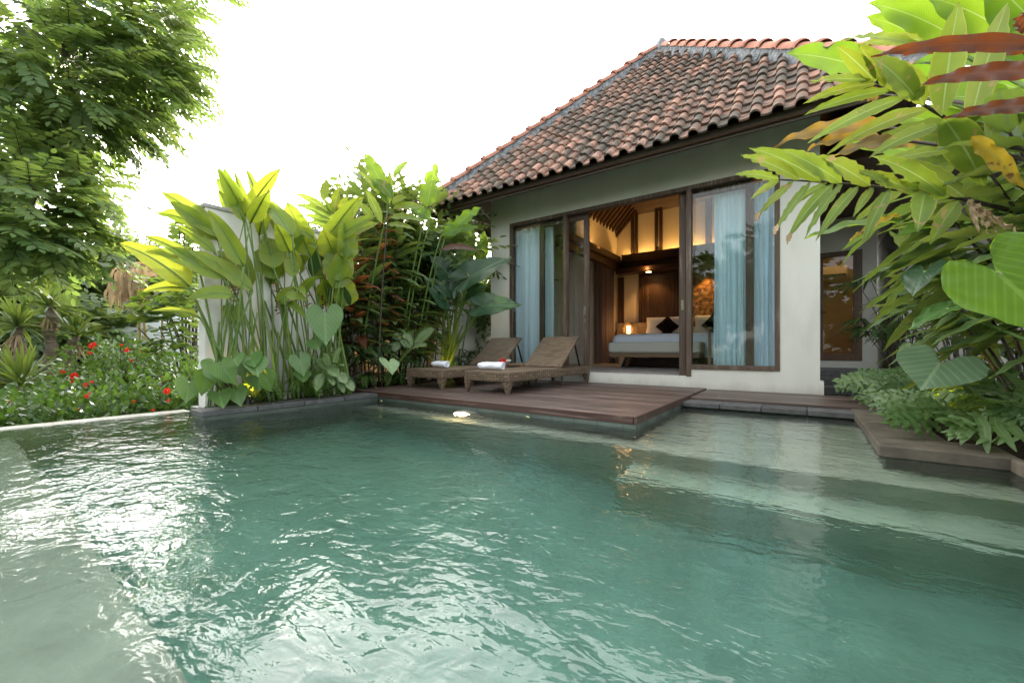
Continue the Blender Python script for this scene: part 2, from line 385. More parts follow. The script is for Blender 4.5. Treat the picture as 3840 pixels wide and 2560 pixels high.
M['teak_h'] = woodmat('weathered_teak_rail', (.055, .037, .026), (.120, .085, .062), 0, .6, .9, worn=(.21, .175, .145), usevar=.15)
M['dark_wood'] = woodmat('dark_interior_wood', (.028, .014, .008), (.085, .045, .024), 2, .45, .8, usevar=.2)
M['dark_wood_h'] = woodmat('dark_interior_beam', (.028, .014, .008), (.085, .045, .024), 0, .45, .8, usevar=.2)
M['fascia'] = woodmat('fascia_board', (.030, .022, .015), (.075, .056, .038), 0, .65, .8, usevar=.1)
M['bench_wood'] = woodmat('bench_oak', (.13, .085, .05), (.22, .15, .09), 0, .5, .8)
M['soil'] = surf('garden_soil', (.018, .013, .009), (.05, .038, .025), .95, 30, 6, bs=1, bd=.02, spec=.1)
M['ground'] = surf('garden_ground', (.03, .04, .015), (.07, .065, .03), .95, 3, 6, bs=1, bd=.03, spec=.1)
M['tile_floor'] = surf('grey_floor_tile', (.40, .41, .42), (.47, .48, .49), .3, 1.2, 4, bs=.05, spec=.5)
M['dark_metal'] = surf('dark_metal', (.02, .02, .02), (.035, .033, .03), .45, 20, 3, bs=.1, spec=.5, metal=.6)
M['brass'] = surf('aged_brass', (.18, .19, .13), (.30, .29, .19), .4, 30, 3, bs=.1, metal=.7)

def pooltile(name, a, b, grout, sz=.22, rough=.5):
    m, nt, out = newmat(name); p = N(nt, 'BsdfPrincipled'); vec = coords(nt, 'Object')
    sep = N(nt, 'SeparateXYZ'); L(nt, vec, sep.inputs[0]); cmb = N(nt, 'CombineXYZ')
    L(nt, sep.outputs[0], cmb.inputs[0]); L(nt, math_(nt, 'ADD', sep.outputs[1], sep.outputs[2]), cmb.inputs[1])
    br = N(nt, 'TexBrick'); br.offset = .5; br.inputs['Scale'].default_value = 1; br.inputs['Brick Width'].default_value = sz; br.inputs['Row Height'].default_value = sz; br.inputs['Mortar Size'].default_value = .004; br.inputs['Bias'].default_value = 0
    br.inputs['Color1'].default_value = a + (1,); br.inputs['Color2'].default_value = b + (1,); br.inputs['Mortar'].default_value = grout + (1,); L(nt, cmb.outputs[0], br.inputs['Vector'])
    col = mix(nt, 1.0, br.outputs['Color'], math_(nt, 'MULTIPLY_ADD', noise(nt, 5, 6, vec, .65), .9, .55), 'MULTIPLY')
    L(nt, col, p.inputs['Base Color']); p.inputs['Roughness'].default_value = rough
    L(nt, bump(nt, noise(nt, 40, 4, vec), .3, .004), p.inputs['Normal']); L(nt, p.outputs[0], out.inputs[0]); return m
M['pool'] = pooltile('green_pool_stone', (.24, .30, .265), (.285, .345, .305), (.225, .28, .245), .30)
M['pool_near'] = pooltile('grey_green_ledge_stone', (.26, .275, .23), (.31, .325, .27), (.235, .25, .21), .62)
M['pool_ledge'] = pooltile('pale_ledge_stone', (.46, .465, .385), (.52, .515, .43), (.40, .41, .34), .30)
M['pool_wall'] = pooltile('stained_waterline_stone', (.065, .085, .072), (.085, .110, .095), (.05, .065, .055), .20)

def water_mat():
    m, nt, out = newmat('pool_water'); rf = N(nt, 'BsdfRefraction'); rf.inputs['IOR'].default_value = 1.33; rf.inputs['Roughness'].default_value = 0; gl_ = N(nt, 'BsdfGlossy'); gl_.inputs['Roughness'].default_value = 0.0
    vec = coords(nt, 'Object', (1, 1, 1), (0, 0, rad(-20)))
    vs = coords(nt, 'Object', (.8, 1.5, 1), (0, 0, rad(-38)))
    h = math_(nt, 'ADD', math_(nt, 'MULTIPLY', noise(nt, 3.4, 2, vs, .45, 1.0), 1.0), math_(nt, 'MULTIPLY', noise(nt, 8.0, 2, vec, .45, 1.2), .5))
    h = math_(nt, 'ADD', h, math_(nt, 'MULTIPLY', noise(nt, 19.0, 2, vs, .45, 1.0), .26))
    h = math_(nt, 'ADD', h, math_(nt, 'MULTIPLY', noise(nt, 44, 1, vs, .5, .6), .055))
    big = noise(nt, .55, 2, coords(nt, 'Object'))
    sx = N(nt, 'SeparateXYZ'); L(nt, coords(nt, 'Object'), sx.inputs[0])
    calm = N(nt, 'MapRange'); L(nt, math_(nt, 'ADD', sx.outputs[0], math_(nt, 'MULTIPLY', big, 2.0)), calm.inputs[0])
    calm.inputs[1].default_value = -2.2; calm.inputs[2].default_value = .9; calm.inputs[3].default_value = 1.0; calm.inputs[4].default_value = .35
    rimc = N(nt, 'MapRange'); L(nt, sx.outputs[0], rimc.inputs[0]); rimc.inputs[1].default_value = -4.6; rimc.inputs[2].default_value = -2.9; rimc.inputs[3].default_value = .4; rimc.inputs[4].default_value = 1.0
    yc_ = N(nt, 'MapRange'); yc_.interpolation_type = 'SMOOTHSTEP'; L(nt, sx.outputs[1], yc_.inputs[0]); yc_.inputs[1].default_value = .15; yc_.inputs[2].default_value = .75; yc_.inputs[3].default_value = .32; yc_.inputs[4].default_value = 1.0
    h = math_(nt, 'MULTIPLY', math_(nt, 'MULTIPLY', math_(nt, 'MULTIPLY', h, calm.outputs[0]), rimc.outputs[0]), yc_.outputs[0])
    bn = bump(nt, h, 1.0, .024); L(nt, bn, rf.inputs['Normal']); L(nt, bn, gl_.inputs['Normal'])
    fr = N(nt, 'Fresnel'); fr.inputs['IOR'].default_value = 1.33; L(nt, bn, fr.inputs['Normal']); p = N(nt, 'MixShader'); L(nt, math_(nt, 'MINIMUM', math_(nt, 'MULTIPLY', fr.outputs[0], 1.3), 1.0), p.inputs[0]); L(nt, rf.outputs[0], p.inputs[1]); L(nt, gl_.outputs[0], p.inputs[2])
    va = N(nt, 'VolumeAbsorption'); va.inputs['Color'].default_value = (.42, .79, .73, 1); va.inputs['Density'].default_value = .62
    L(nt, p.outputs[0], out.inputs[0]); L(nt, va.outputs[0], out.inputs['Volume']); return m
M['water'] = water_mat()

def glassmat():
    m, nt, out = newmat('window_glass'); t = N(nt, 'BsdfTransparent'); g = N(nt, 'BsdfGlossy'); g.inputs['Roughness'].default_value = 0.0
    t.inputs[0].default_value = (.95, .97, .96, 1)
    f = N(nt, 'Fresnel'); f.inputs['IOR'].default_value = 1.5
    k = math_(nt, 'MULTIPLY_ADD', f.outputs[0], .62, .0); k = math_(nt, 'MINIMUM', k, 1.0)
    ms = N(nt, 'MixShader'); L(nt, k, ms.inputs[0]); L(nt, t.outputs[0], ms.inputs[1]); L(nt, g.outputs[0], ms.inputs[2]); L(nt, ms.outputs[0], out.inputs[0]); return m
M['glass'] = glassmat()

def clothmat(name, a, tf=.25, weave=260, tr=None):
    m, nt, out = newmat(name); p = N(nt, 'BsdfPrincipled'); tl = N(nt, 'BsdfTranslucent'); ms = N(nt, 'MixShader')
    vec = coords(nt, 'Object'); f = noise(nt, weave, 2, vec)
    col = mix(nt, 1.0, a, math_(nt, 'MULTIPLY_ADD', f, .2, .9), 'MULTIPLY')
    L(nt, col, p.inputs['Base Color']); p.inputs['Roughness'].default_value = .9; p.inputs['Specular IOR Level'].default_value = .1; tl.inputs[0].default_value = (tr or a) + (1,)
    L(nt, bump(nt, f, .3, .002), p.inputs['Normal'])
    ms.inputs[0].default_value = tf; L(nt, p.outputs[0], ms.inputs[1]); L(nt, tl.outputs[0], ms.inputs[2]); L(nt, ms.outputs[0], out.inputs[0]); return m
M['sheer'] = clothmat('sheer_curtain', (.72, .89, 1.0), .05)
M['beige_sheer'] = clothmat('beige_curtain', (.55, .50, .44), .25)
M['drape'] = clothmat('brown_drape', (.13, .10, .095), .05)
M['white_linen'] = clothmat('white_linen', (.74, .84, 1.0), .03)
M['towel'] = clothmat('white_towel', (.80, .83, .90), .1, 420)
M['cream'] = clothmat('cream_upholstery', (.50, .52, .47), .0)
M['black_cloth'] = clothmat('black_cushion', (.014, .008, .008), .0)

def tilemat():
    m, nt, out = newmat('clay_roof_tile'); p = N(nt, 'BsdfPrincipled'); vec = coords(nt, 'Object')
    v = var(nt); f = noise(nt, 9, 7, vec, .68, .3); f2 = noise(nt, 30, 4, vec, .6)
    clay = ramp(nt, v, [(0, (.20, .105, .075)), (.5, (.27, .150, .108)), (1, (.37, .215, .160))])
    k = math_(nt, 'ADD', math_(nt, 'ADD', f, math_(nt, 'MULTIPLY', v, -.16)), math_(nt, 'MULTIPLY_ADD', f2, .30, math_(nt, 'MULTIPLY_ADD', noise(nt, 1.1, 4, vec, .6), .5, -.27)))
    mk = ramp(nt, k, [(.42, (0, 0, 0)), (.60, (1, 1, 1))])
    dirt = mix(nt, f2, (.036, .033, .028), (.150, .130, .105))
    col = mix(nt, mk, clay, dirt)
    L(nt, col, p.inputs['Base Color']); p.inputs['Roughness'].default_value = .85; p.inputs['Specular IOR Level'].default_value = .2
    L(nt, bump(nt, f2, .4, .005), p.inputs['Normal']); L(nt, p.outputs[0], out.inputs[0]); return m
M['rooftile'] = tilemat()
M['captile'] = surf('clay_ridge_tile', (.25, .105, .070), (.36, .175, .120), .8, 5, 6, bs=.3, bd=.004, usevar=.12, spec=.2, dark=(.11, .06, .04), dscale=4, dlo=.6, dhi=.8)
M['mortar'] = surf('grey_mortar', (.12, .13, .14), (.30, .32, .335), .9, 18, 6, bs=1, bd=.02, spec=.15)
M['wicker'] = weavemat('brown_wicker', (.125, .090, .058), (.215, .160, .105), .042)
M['basket'] = weavemat('woven_basket', (.16, .09, .045), (.22, .13, .07), .03)

def boxuv(o):
    me = o.data; ul = me.uv_layers[0]
    for p in me.polygons:
        n = p.normal
        for li in p.loop_indices:
            c = me.vertices[me.loops[li].vertex_index].co
            if abs(n.z) > .5: uv = (c.x, c.y * (1.0 if abs(n.z) > .95 else 1.45))
            elif abs(n.x) > abs(n.y): uv = (c.y, c.z)
            else: uv = (c.x, c.z)
            ul.data[li].uv = uv
    return o

# ------------------------------------------------------------------ ground, pool, deck
WL = -0.085
def st(name, mb, m, **k): return tag(mb.build(name, m, **k), kind='structure')
b = MB(); b.add([(-400, -400, -1.9), (400, -400, -1.9), (400, 400, -1.9), (-400, 400, -1.9)], [(0, 1, 2, 3)]); st('ground', b, M['ground'])
# raised garden level outside the infinity edge
b = MB(); b.prism([(-5.02, -8), (-5.02, 1.9), (-5.9, 2.4), (-5.9, 22), (-60, 22), (-60, -8)], -1.8, -.52); st('garden_ground', b, M['ground'])
b = MB(); b.box(-8.0, 6, 7.2, 20, -1.8, -.12); st('house_ground', b, M['soil'])
# pool basin: floor, ledges, walls
b = MB(); b.box(-4.72, 4.5, -4.0, 6.2, -1.45, -1.15); st('pool_floor', b, M['pool'])
b = MB(); b.box(-4.70, 4.4, -3.9, .355, -1.45, -.46); st('pool_near_ledge', b, M['pool_near'])
b = MB(); b.box(-4.05, 4.4, 2.76, 4.6, -1.45, -.435); b.box(-.95, 4.4, 2.47, 2.76, -1.45, -.735); st('pool_steps', b, M['pool_ledge'])
b = MB(); b.box(-4.86, -4.70, -3.9, 1.42, -1.75, WL + .006); st('pool_rim', b, M['rim'], bevel=.012)
b = MB(); b.box(-4.12, -3.985, 1.30, 3.1, -1.75, -.04); b.box(-4.70, -4.12, 1.42, 1.60, -1.75, -.04)
b.box(-4.4, -1.003, 2.973, 3.12, -1.75, -.054); b.box(-1.09, -1.003, 3.12, 4.4, -1.75, -.054)
b.box(-1.0, .36, 4.42, 4.55, -1.75, -.09); b.box(.36, .50, 3.05, 4.55, -1.75, -.09); b.box(.50, .83, 3.02, 3.14, -1.75, -.09); b.box(.83, .95, -4, 3.02, -1.75, -.09)
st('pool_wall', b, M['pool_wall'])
b = MB(); b.add([(-4.78, -3.9, WL), (4.4, -3.9, WL), (4.4, 6, WL), (-4.78, 6, WL), (-4.78, -3.9, -1.7), (4.4, -3.9, -1.7), (4.4, 6, -1.7), (-4.78, 6, -1.7)],
    [(0, 1, 2, 3), (7, 6, 5, 4), (0, 4, 5, 1), (1, 5, 6, 2), (2, 6, 7, 3), (3, 7, 4, 0)]); st('pool_water', b, M['water'])
# copings: individual slabs with narrow joints
def coping(name, rects, z0, z1, m):
    b = MB()
    for x0, x1, y0, y1 in rects: b.box(x0, x1, y0, y1, z0, z1, R.random())
    return st(name, b, m, bevel=.006)
coping('planter_coping', [(-4.19, -3.95, 1.27 + i * .42, 1.27 + i * .42 + .415) for i in range(4)] , -.05, -.006, M['stone'])
coping('far_coping', [(-1.0 + i * .34, -1.0 + i * .34 + .336, 4.36, 4.62) for i in range(4)] , -.075, -.030, M['stone'])
coping('right_coping', [(.33, .66, 3.32, 3.86), (.33, .66, 3.864, 4.40), (.33, .66, 4.404, 4.80), (.33, .84, 2.985, 3.316), (.80, 1.10, 2.42, 2.98), (.80, 1.10, 1.86, 2.416), (.80, 1.1, -3.5, 1.856)], -.085, -.022, M['stone_warm'])
# planting beds
b = MB(); b.box(-4.46, -4.19, 1.45, 3.0, -.3, -.03); b.box(-5.6, -4.56, 2.9, 7.2, -.3, -.02); st('left_bed_soil', b, M['soil'])
b = MB(); b.prism([(.66, 4.8), (.66, 3.32), (.84, 3.32), (.84, 2.98), (1.10, 2.98), (1.10, -3.5), (7, -3.5), (7, 9.5), (.85, 9.5), (.85, 4.8)], -.4, -.045); st('right_bed_soil', b, M['soil'])
# deck boards
b = MB(); y = 2.985; yy = []
while y < 5.735:
    e = min(y + .098, 5.738)
    if e - y > .03:
        xs = [-4.52, R.uniform(-3.6, -2.6), -1.015] if R.random() < .4 else [-4.52, -1.015]
        for i in range(len(xs) - 1): b.box(xs[i], xs[i + 1] - .003, y, e - .009, -.03, R.uniform(-.001, .001), R.random())
    y += .098
st('deck', b, M['deck'], bevel=.003)
b = MB(); b.box(-4.50, -1.02, 2.965, 2.983, -.052, .004); b.box(-1.013, -.995, 2.965, 4.75, -.052, .004); st('deck_edge', b, M['deck_edge'], bevel=.002)
b = MB(); b.box(-4.5, -1.1, 3.0, 5.73, -.12, -.034); b.box(-1.1, 1.4, 4.55, 5.7, -.15, -.045); st('deck_base', b, M['deck_edge'])
b = MB(); y = 4.66
while y < 5.73:
    b.box(-.992, 1.25, y, min(y + .116, 5.735), -.04, -.012 + R.uniform(-.001, .001), R.random()); y += .122
st('walkway', b, M['deck'], bevel=.003)

# ------------------------------------------------------------------ villa
HX0, HX1, HY0, HY1 = -4.52, .14, 5.74, 10.4
fx = lambda px: W(px, 1200, Y=HY0).x
XA, XB, XC, XD = -4.11, -1.235, -1.235, -.235      # door opening, window
ZH, ZP, ZS = 2.625, .14, .237
villa = thing('villa', 'white plastered villa with steep red clay tile roof and tall sliding glass doors', 'house')
b = MB(); T = .16
b.box(HX0, XA, HY0, HY0 + T, -.15, 3.45); b.box(XD, HX1, HY0, HY0 + T, -.15, 3.45); b.box(XA, XD, HY0, HY0 + T, ZH, 3.45)
b.box(XA, XD, HY0, HY0 + T, -.15, ZP); b.box(XC + .02, XD, HY0, HY0 + T, ZP, ZS)
b.box(HX0, HX0 + T, HY0 + T, HY1, -.15, 3.45); b.box(HX1 - T, HX1, HY0 + T, HY1, -.15, 3.45); b.box(HX0 + T, HX1 - T, HY1 - T, HY1, -.15, 3.45)
b.box(HX1, HX1 + .035, HY0 - .004, HY0 + .3, -.15, .13)
b.build('wall', M['plaster'], villa)
# roof ---------------------------------------------------------------
EX0, EX1, EY0 = -5.33, .87, 4.98; HALF = (EX1 - EX0) / 2; EY1 = EY0 + 2 * HALF; EZ, AZ = 2.90, 6.13
APX = V((EX0 + HALF, EY0 + HALF, AZ)); TH = math.atan2(AZ - EZ, HALF); CT, SN = math.cos(TH), math.sin(TH); SLEN = HALF / CT
b = MB()
for dz, flip in ((0, 0), (-.09, 1)):
    c = [(EX0, EY0, EZ + dz), (EX1, EY0, EZ + dz), (EX1, EY1, EZ + dz), (EX0, EY1, EZ + dz), (APX.x, APX.y, AZ + dz)]
    b.add(c, [(0, 1, 4), (1, 2, 4), (2, 3, 4), (3, 0, 4)])
b.build('roof_underside', M['dark_wood_h'], villa)
def rp(x, s, h): return (x, EY0 + s * CT - h * SN, EZ + s * SN + h * CT)
b = MB(); PW, ROW = .1985, .222
prof = [(0, .010), (.03, .004), (.07, .004), (.098, .012)] + [(.15 - .054 * math.cos(a), .012 + .056 * math.sin(a)) for a in [PI * k / 8 for k in range(1, 9)]]
j = 0
while True:
    s0 = -.06 + j * ROW; j += 1
    if s0 > SLEN: break
    for i in range(int((EX1 - EX0) / PW) + 2):
        x0 = EX0 + .0 + i * PW; xc = x0 + PW / 2; r = max(0, s0 + ROW / 2) * CT
        if xc < EX0 + r + .02 or xc > EX1 - r - .02: continue
        c = R.random(); lift = .036 + R.uniform(-.005, .006); s1 = s0 + ROW + .03; jx = R.uniform(-.004, .004); sk = R.uniform(-.005, .005)
        vs = [rp(x0 + px + jx, s0 + sk, h + lift) for px, h in prof] + [rp(x0 + px + jx, s1, h + .006) for px, h in prof] + [rp(x0 + px + jx, s0 + sk, h + lift - .02) for px, h in prof]
        n = len(prof); fs = [(k, k + 1, n + k + 1, n + k) for k in range(n - 1)] + [(2 * n + k, 2 * n + k + 1, k + 1, k) for k in range(n - 1)]
        b.add(vs, fs, None, c)
# the three other slopes carry plain courses
for (p0, p1) in (((EX1, EY0), (EX1, EY1)), ((EX1, EY1), (EX0, EY1)), ((EX0, EY1), (EX0, EY0))):
    for j in range(int(SLEN / ROW)):
        t0, t1 = j * ROW / SLEN, (j + 1.1) * ROW / SLEN
        t1 = min(t1, 1)
        P = lambda p, t, h: (p[0] + (APX.x - p[0]) * t, p[1] + (APX.y - p[1]) * t, EZ + (AZ - EZ) * t + h)
        b.add([P(p0, t0, .04), P(p1, t0, .04), P(p1, t1, .012), P(p0, t1, .012)], [(0, 1, 2, 3)], None, R.random())
b.build('roof', M['rooftile'], villa, smooth=False)
# hips: mortar bed and ridge tiles
bm_, bc = MB(), MB()
for cx, cy in ((EX0, EY0), (EX1, EY0), (EX1, EY1), (EX0, EY1)):
    a = V((cx, cy, EZ)); d = (APX - a); Ln = d.length; d.normalize(); sdv = d.cross(V((0, 0, 1))).normalized(); n = sdv.cross(d)
    k = 26
    for i in range(k):
        t0, t1 = i / k * Ln, (i + 1) / k * Ln; w0 = .095 + R.uniform(-.015, .015)
        q = lambda t, s_, h: a + d * t + sdv * s_ + n * h
        bm_.hexa([q(t0, -w0, -.06), q(t0, w0, -.06), q(t1, w0, -.06), q(t1, -w0, -.06)], [q(t0, -.075, .135), q(t0, .075, .135), q(t1, .075, .135), q(t1, -.075, .135)])
    step = .335; i = 0
    while i * step < Ln - .1:
        t0 = i * step; i += 1; vs = []; c = R.random(); m_ = 9
        for t, rr, hh in ((t0 - .03, .120, .115), (t0, .126, .122), (t0 + .035, .126, .120), (t0 + .04, .108, .114), (t0 + step, .098, .104)):
            for kk in range(m_):
                ang = PI * kk / (m_ - 1); vs.append(tuple(a + d * t + sdv * (-rr * math.cos(ang)) + n * (hh + rr * .85 * math.sin(ang))))
        bc.add(vs, [(r_ * m_ + kk, r_ * m_ + kk + 1, (r_ + 1) * m_ + kk + 1, (r_ + 1) * m_ + kk) for r_ in range(4) for kk in range(m_ - 1)], None, c)
bm_.lathe([(.20, -.15), (.17, .05), (.12, .16), (.05, .27), (0.005, .30)], (APX.x, APX.y, APX.z), 8)
bm_.build('mortar', M['mortar'], villa); bc.build('ridge_tile', M['captile'], villa, smooth=True)
b = MB()
for (x0, y0, x1, y1) in ((EX0 + .02, EY0 + .045, EX1 - .02, EY0 + .045), (EX0 + .045, EY0 + .06, EX0 + .045, EY1), (EX1 - .045, EY0 + .06, EX1 - .045, EY1)):
    b.bar((x0, y0, EZ - .045), (x1, y1, EZ - .045), .028, .15)
b.build('fascia_board', M['fascia'], villa, bevel=.003)
# frames and doors -----------------------------------------------------
FT = .055
b = MB(); y0, y1 = HY0 - .012, HY0 + .10
b.box(XA, XA + FT, y0, y1, ZP, ZH - FT); b.box(XA, XD, y0, y1, ZH - FT, ZH); b.box(XD - FT, XD, y0, y1, ZS, ZH - FT)
b.box(XC - .03, XC + .03, y0 - .004, y1, ZP, ZH - FT); b.box(fx(2112) , fx(2112) + .062, y0 + .002, y1 - .02, ZP, ZH - FT)
b.box(XC + .03, XD - FT, y0 - .006, y1, ZS, ZS + FT); 
b.build('door_frame', M['teak'], villa, bevel=.004)
b = MB(); b.box(XA + FT, fx(2112), HY0 + .03, HY0 + .038, ZP, ZH - FT); fl = b.build('fixed_pane', M['glass'], villa)
b = MB(); b.box(XC + .03, XD - FT, HY0 + .03, HY0 + .038, ZS + FT, ZH - FT); b.build('fixed_pane', M['glass'], villa)
def slider(x0, x1, handle_x, lock):
    yb, sw = HY0 + .105, .085; f = MB()
    f.box(x0, x0 + sw, yb, yb + .045, ZP + .004, ZH - .03); f.box(x1 - sw, x1, yb, yb + .045, ZP + .004, ZH - .03)
    f.box(x0 + sw, x1 - sw, yb, yb + .045, ZP + .004, ZP + .12); f.box(x0 + sw, x1 - sw, yb, yb + .045, ZH - .13, ZH - .03)
    fo = f.build('sliding_door', M['teak'], villa, bevel=.004)
    g = MB(); g.box(x0 + sw, x1 - sw, yb + .018, yb + .026, ZP + .12, ZH - .13); g.build('pane', M['glass'], fo)
    h = MB(); h.box(handle_x - .018, handle_x + .018, yb - .005, yb, 1.02, 1.15)
    if lock: h.box(handle_x - .008, handle_x + .010, yb - .007, yb, .90, .955); h.tube([(handle_x + .01, yb - .03, 1.05), (handle_x + .01, yb - .004, 1.05)], .006, 6)
    else:
        h.box(handle_x - .008, handle_x + .008, yb - .008, yb - .005, 1.045, 1.125)
    h.build('handle', M['brass'], fo, bevel=.002)
slider(fx(2010), fx(2196), fx(2182), True)
slider(fx(2545) - .02, fx(2822), fx(2552), False)
# interior -------------------------------------------------------------
RX0, RX1, RY1 = -3.93, -.02, 10.2
b = MB(); b.box(HX0 + T, HX1 - T, HY0 + T, HY1 - T, -.1, ZP - .002); b.build('floor', M['tile_floor'], villa)
b = MB(); b.box(RX0 - .1, RX0, 7.9, RY1, ZP, 3.55); b.box(HX0 + T, RX0 - .1, 7.9, 8.0, ZP, 3.4)
b.box(RX0, HX1 - T, RY1, RY1 + .04, ZP, 5.6); b.build('inner_wall', M['warm_wall'], villa)
# cornice ledge hiding the cove lamp
b = MB(); zc = 2.62
b.box(RX0, RX0 + .22, 7.0, RY1, zc, zc + .06); b.box(RX0, RX0 + .16, 7.0, RY1, zc - .16, zc); b.box(RX0 + .16, RX0 + .2, 7.0, RY1, zc + .06, zc + .16)
b.box(RX0 + .22, RX1, RY1 - .26, RY1, zc, zc + .06); b.box(RX0 + .2, RX1, RY1 - .2, RY1, zc - .18, zc); b.box(RX0 + .22, RX1, RY1 - .26, RY1 - .22, zc + .06, zc + .2)
b.box(RX0 + .16, RX1, RY1 - .5, RY1 - .2, zc - .30, zc - .18)
b.build('cornice', M['dark_wood_h'], villa, bevel=.005)
# sloping ceiling with rafters (rises from the left wall)
b = MB(); z0 = 3.47; sl_ = 1.09
def cz(x): return z0 + (x - RX0) * sl_
def cy0_(x): return EY0 + (cz(x) + .45 - EZ) * CT / SN
b.add([(RX0 - .2, 6.0, cz(RX0 - .2) + .10), (APX.x, cy0_(APX.x), cz(APX.x) + .10), (APX.x, RY1, cz(APX.x) + .10), (RX0 - .2, RY1, cz(RX0 - .2) + .10)], [(0, 1, 2, 3)])
b.add([(APX.x, cy0_(APX.x), cz(APX.x) + .10), (RX1 + .0, 6.0, cz(RX0) + .05), (RX1 + .0, RY1, cz(RX0) + .05), (APX.x, RY1, cz(APX.x) + .10)], [(0, 1, 2, 3)])
b.build('ceiling', M['dark_wood'], villa)
b = MB()
for i in range(22):
    y = 6.1 + i * .19; xe = min(APX.x, RX0 + (EZ + (y - EY0) * SN / CT - .45 - z0) / sl_)
    if xe > RX0 + .1: b.bar((RX0 - .1, y, cz(RX0 - .1) + .02), (xe, y, cz(xe) + .02), .06, .10)
b.bar((RX0 - .05, RY1 - .05, cz(RX0) - .08), (APX.x, RY1 - .05, cz(APX.x) - .08), .08, .16)
b.build('ceiling_rafter', M['dark_wood'], villa)
# posts, panels on the back wall
bx = lambda px: W(px, 1000, Y=RY1 - .03).x
C5 = lambda x, y: (1850 + x / 1.845, 650 + y / 1.845)
b = MB()
for x in (963, 990, 1128, 1160, 1480, 1500):
    px = bx(C5(x, 0)[0]); b.box(px - .035, px + .035, RY1 - .06, RY1, zc + .05, 4.9)
b.build('wall_post', M['dark_wood'], villa, bevel=.004)
b = MB(); x0, x1 = bx(C5(1008, 0)[0]), bx(C5(1300, 0)[0])
def panel(b, x0, x1, z0, z1, y, rings=3):
    for k in range(rings):
        o = k * .075; d = .05 - k * .014
        for (a0, a1, c0, c1) in ((x0 + o, x0 + o + .07, z0 + o, z1 - o), (x1 - o - .07, x1 - o, z0 + o, z1 - o), (x0 + o + .07, x1 - o - .07, z1 - o - .07, z1 - o), (x0 + o + .07, x1 - o - .07, z0 + o, z0 + o + .07)):
            b.box(a0, a1, y - d, y - .001 * k, c0, c1, R.random())
    o = rings * .075; b.box(x0 + o, x1 - o, y - .012, y, z0 + o, z1 - o)
panel(b, x0, x1, .5, 2.42, RY1 - .02)
b.build('headboard_panel', M['dark_wood'], villa, bevel=.006)
M['carving'] = surf('carved_gilded_panel', (.10, .035, .010), (.42, .20, .05), .45, 11, 6, bs=1, bd=.05, spec=.5, lo=.42, hi=.62)
b = MB(); b.box(bx(C5(1330, 0)[0]), RX1, RY1 - .04, RY1 - .005, 1.0, 2.3); b.build('carved_panel', M['carving'], villa)
b = MB(); panel(b, RX0 + .05, bx(C5(905, 0)[0]), ZP + .02, 2.3, RY1 - .02, 2); b.build('inner_door', M['dark_wood'], villa, bevel=.006)
b = MB(); b.box(bx(C5(885, 0)[0]), x0 + .3, RY1 - .30, RY1 - .05, ZP, 1.13); b.build('bedside_cabinet', M['bench_wood'], villa, bevel=.008)
# warm lamps inside the room
WARM = (1, .50, .16)
LAMPK = .42
lamp('cove_lamp', 'AREA', (RX0 + .13, 8.6, zc + .10), 20 * LAMPK, (1, .56, .17), (RX0 + .06, 8.6, 5), (.06, 3.0))
lamp('cove_lamp', 'AREA', ((RX0 + RX1) / 2, RY1 - .14, zc + .10), 26 * LAMPK, (1, .56, .17), ((RX0 + RX1) / 2, RY1 - .06, 5), (3.6, .06))
sx = bx(C5(1143, 0)[0])
lamp('picture_lamp', 'SPOT', (sx, RY1 - .14, zc + .3), 60 * LAMPK, WARM, (sx, RY1 - .02, 4.4), .02, 60)
cx_ = W(*C5(1075, 598), Y=RY1 - .35).x
lamp('ceiling_spot', 'SPOT', (cx_, RY1 - .36, zc - .34), 22 * LAMPK, WARM, (cx_, RY1 - .1, .5), .03, 110)
lamp('ceiling_spot', 'POINT', (cx_, RY1 - .56, zc - .24), 2.2 * LAMPK, WARM, None, .03)
gx = W(*C5(1470, 700), Y=RY1 - .3).x
lamp('panel_spot', 'SPOT', (gx, RY1 - .30, 2.28), 50 * LAMPK, WARM, (gx, RY1 - .0, 1.3), .03, 75)
def downlight(name, loc, r, label):
    t = thing(name, label, 'lamp'); t.location = loc
    b = MB(); b.lathe([(.001, .012), (r, .012), (r * 1.25, .0), (r * 1.25, .02)], n=16); b.build('trim', M['brass'], t)
    b = MB(); b.lathe([(.0005, -.002), (r * .95, -.002), (r * .95, .008)], n=16); b.build('bulb', glow('warm_bulb', (1, .62, .25), 9), t)
downlight('downlight', (cx_, RY1 - .36, zc - .312), .06, 'small round warm downlight glowing under the dark wooden cornice')
t = thing('wall_uplight', 'small black uplight between wooden posts on the warm back wall', 'lamp'); t.location = (sx, RY1 - .14, zc + .22)
b = MB(); b.tube([(0, 0, 0), (0, 0, .10)], [.028, .034], 10); b.box(-.012, .012, 0, .13, .01, .03); b.build('body', M['dark_metal'], t)
b = MB(); b.lathe([(.0005, .101), (.03, .101)], n=12); b.build('bulb', glow('warm_bulb', (1, .62, .25), 14), t)
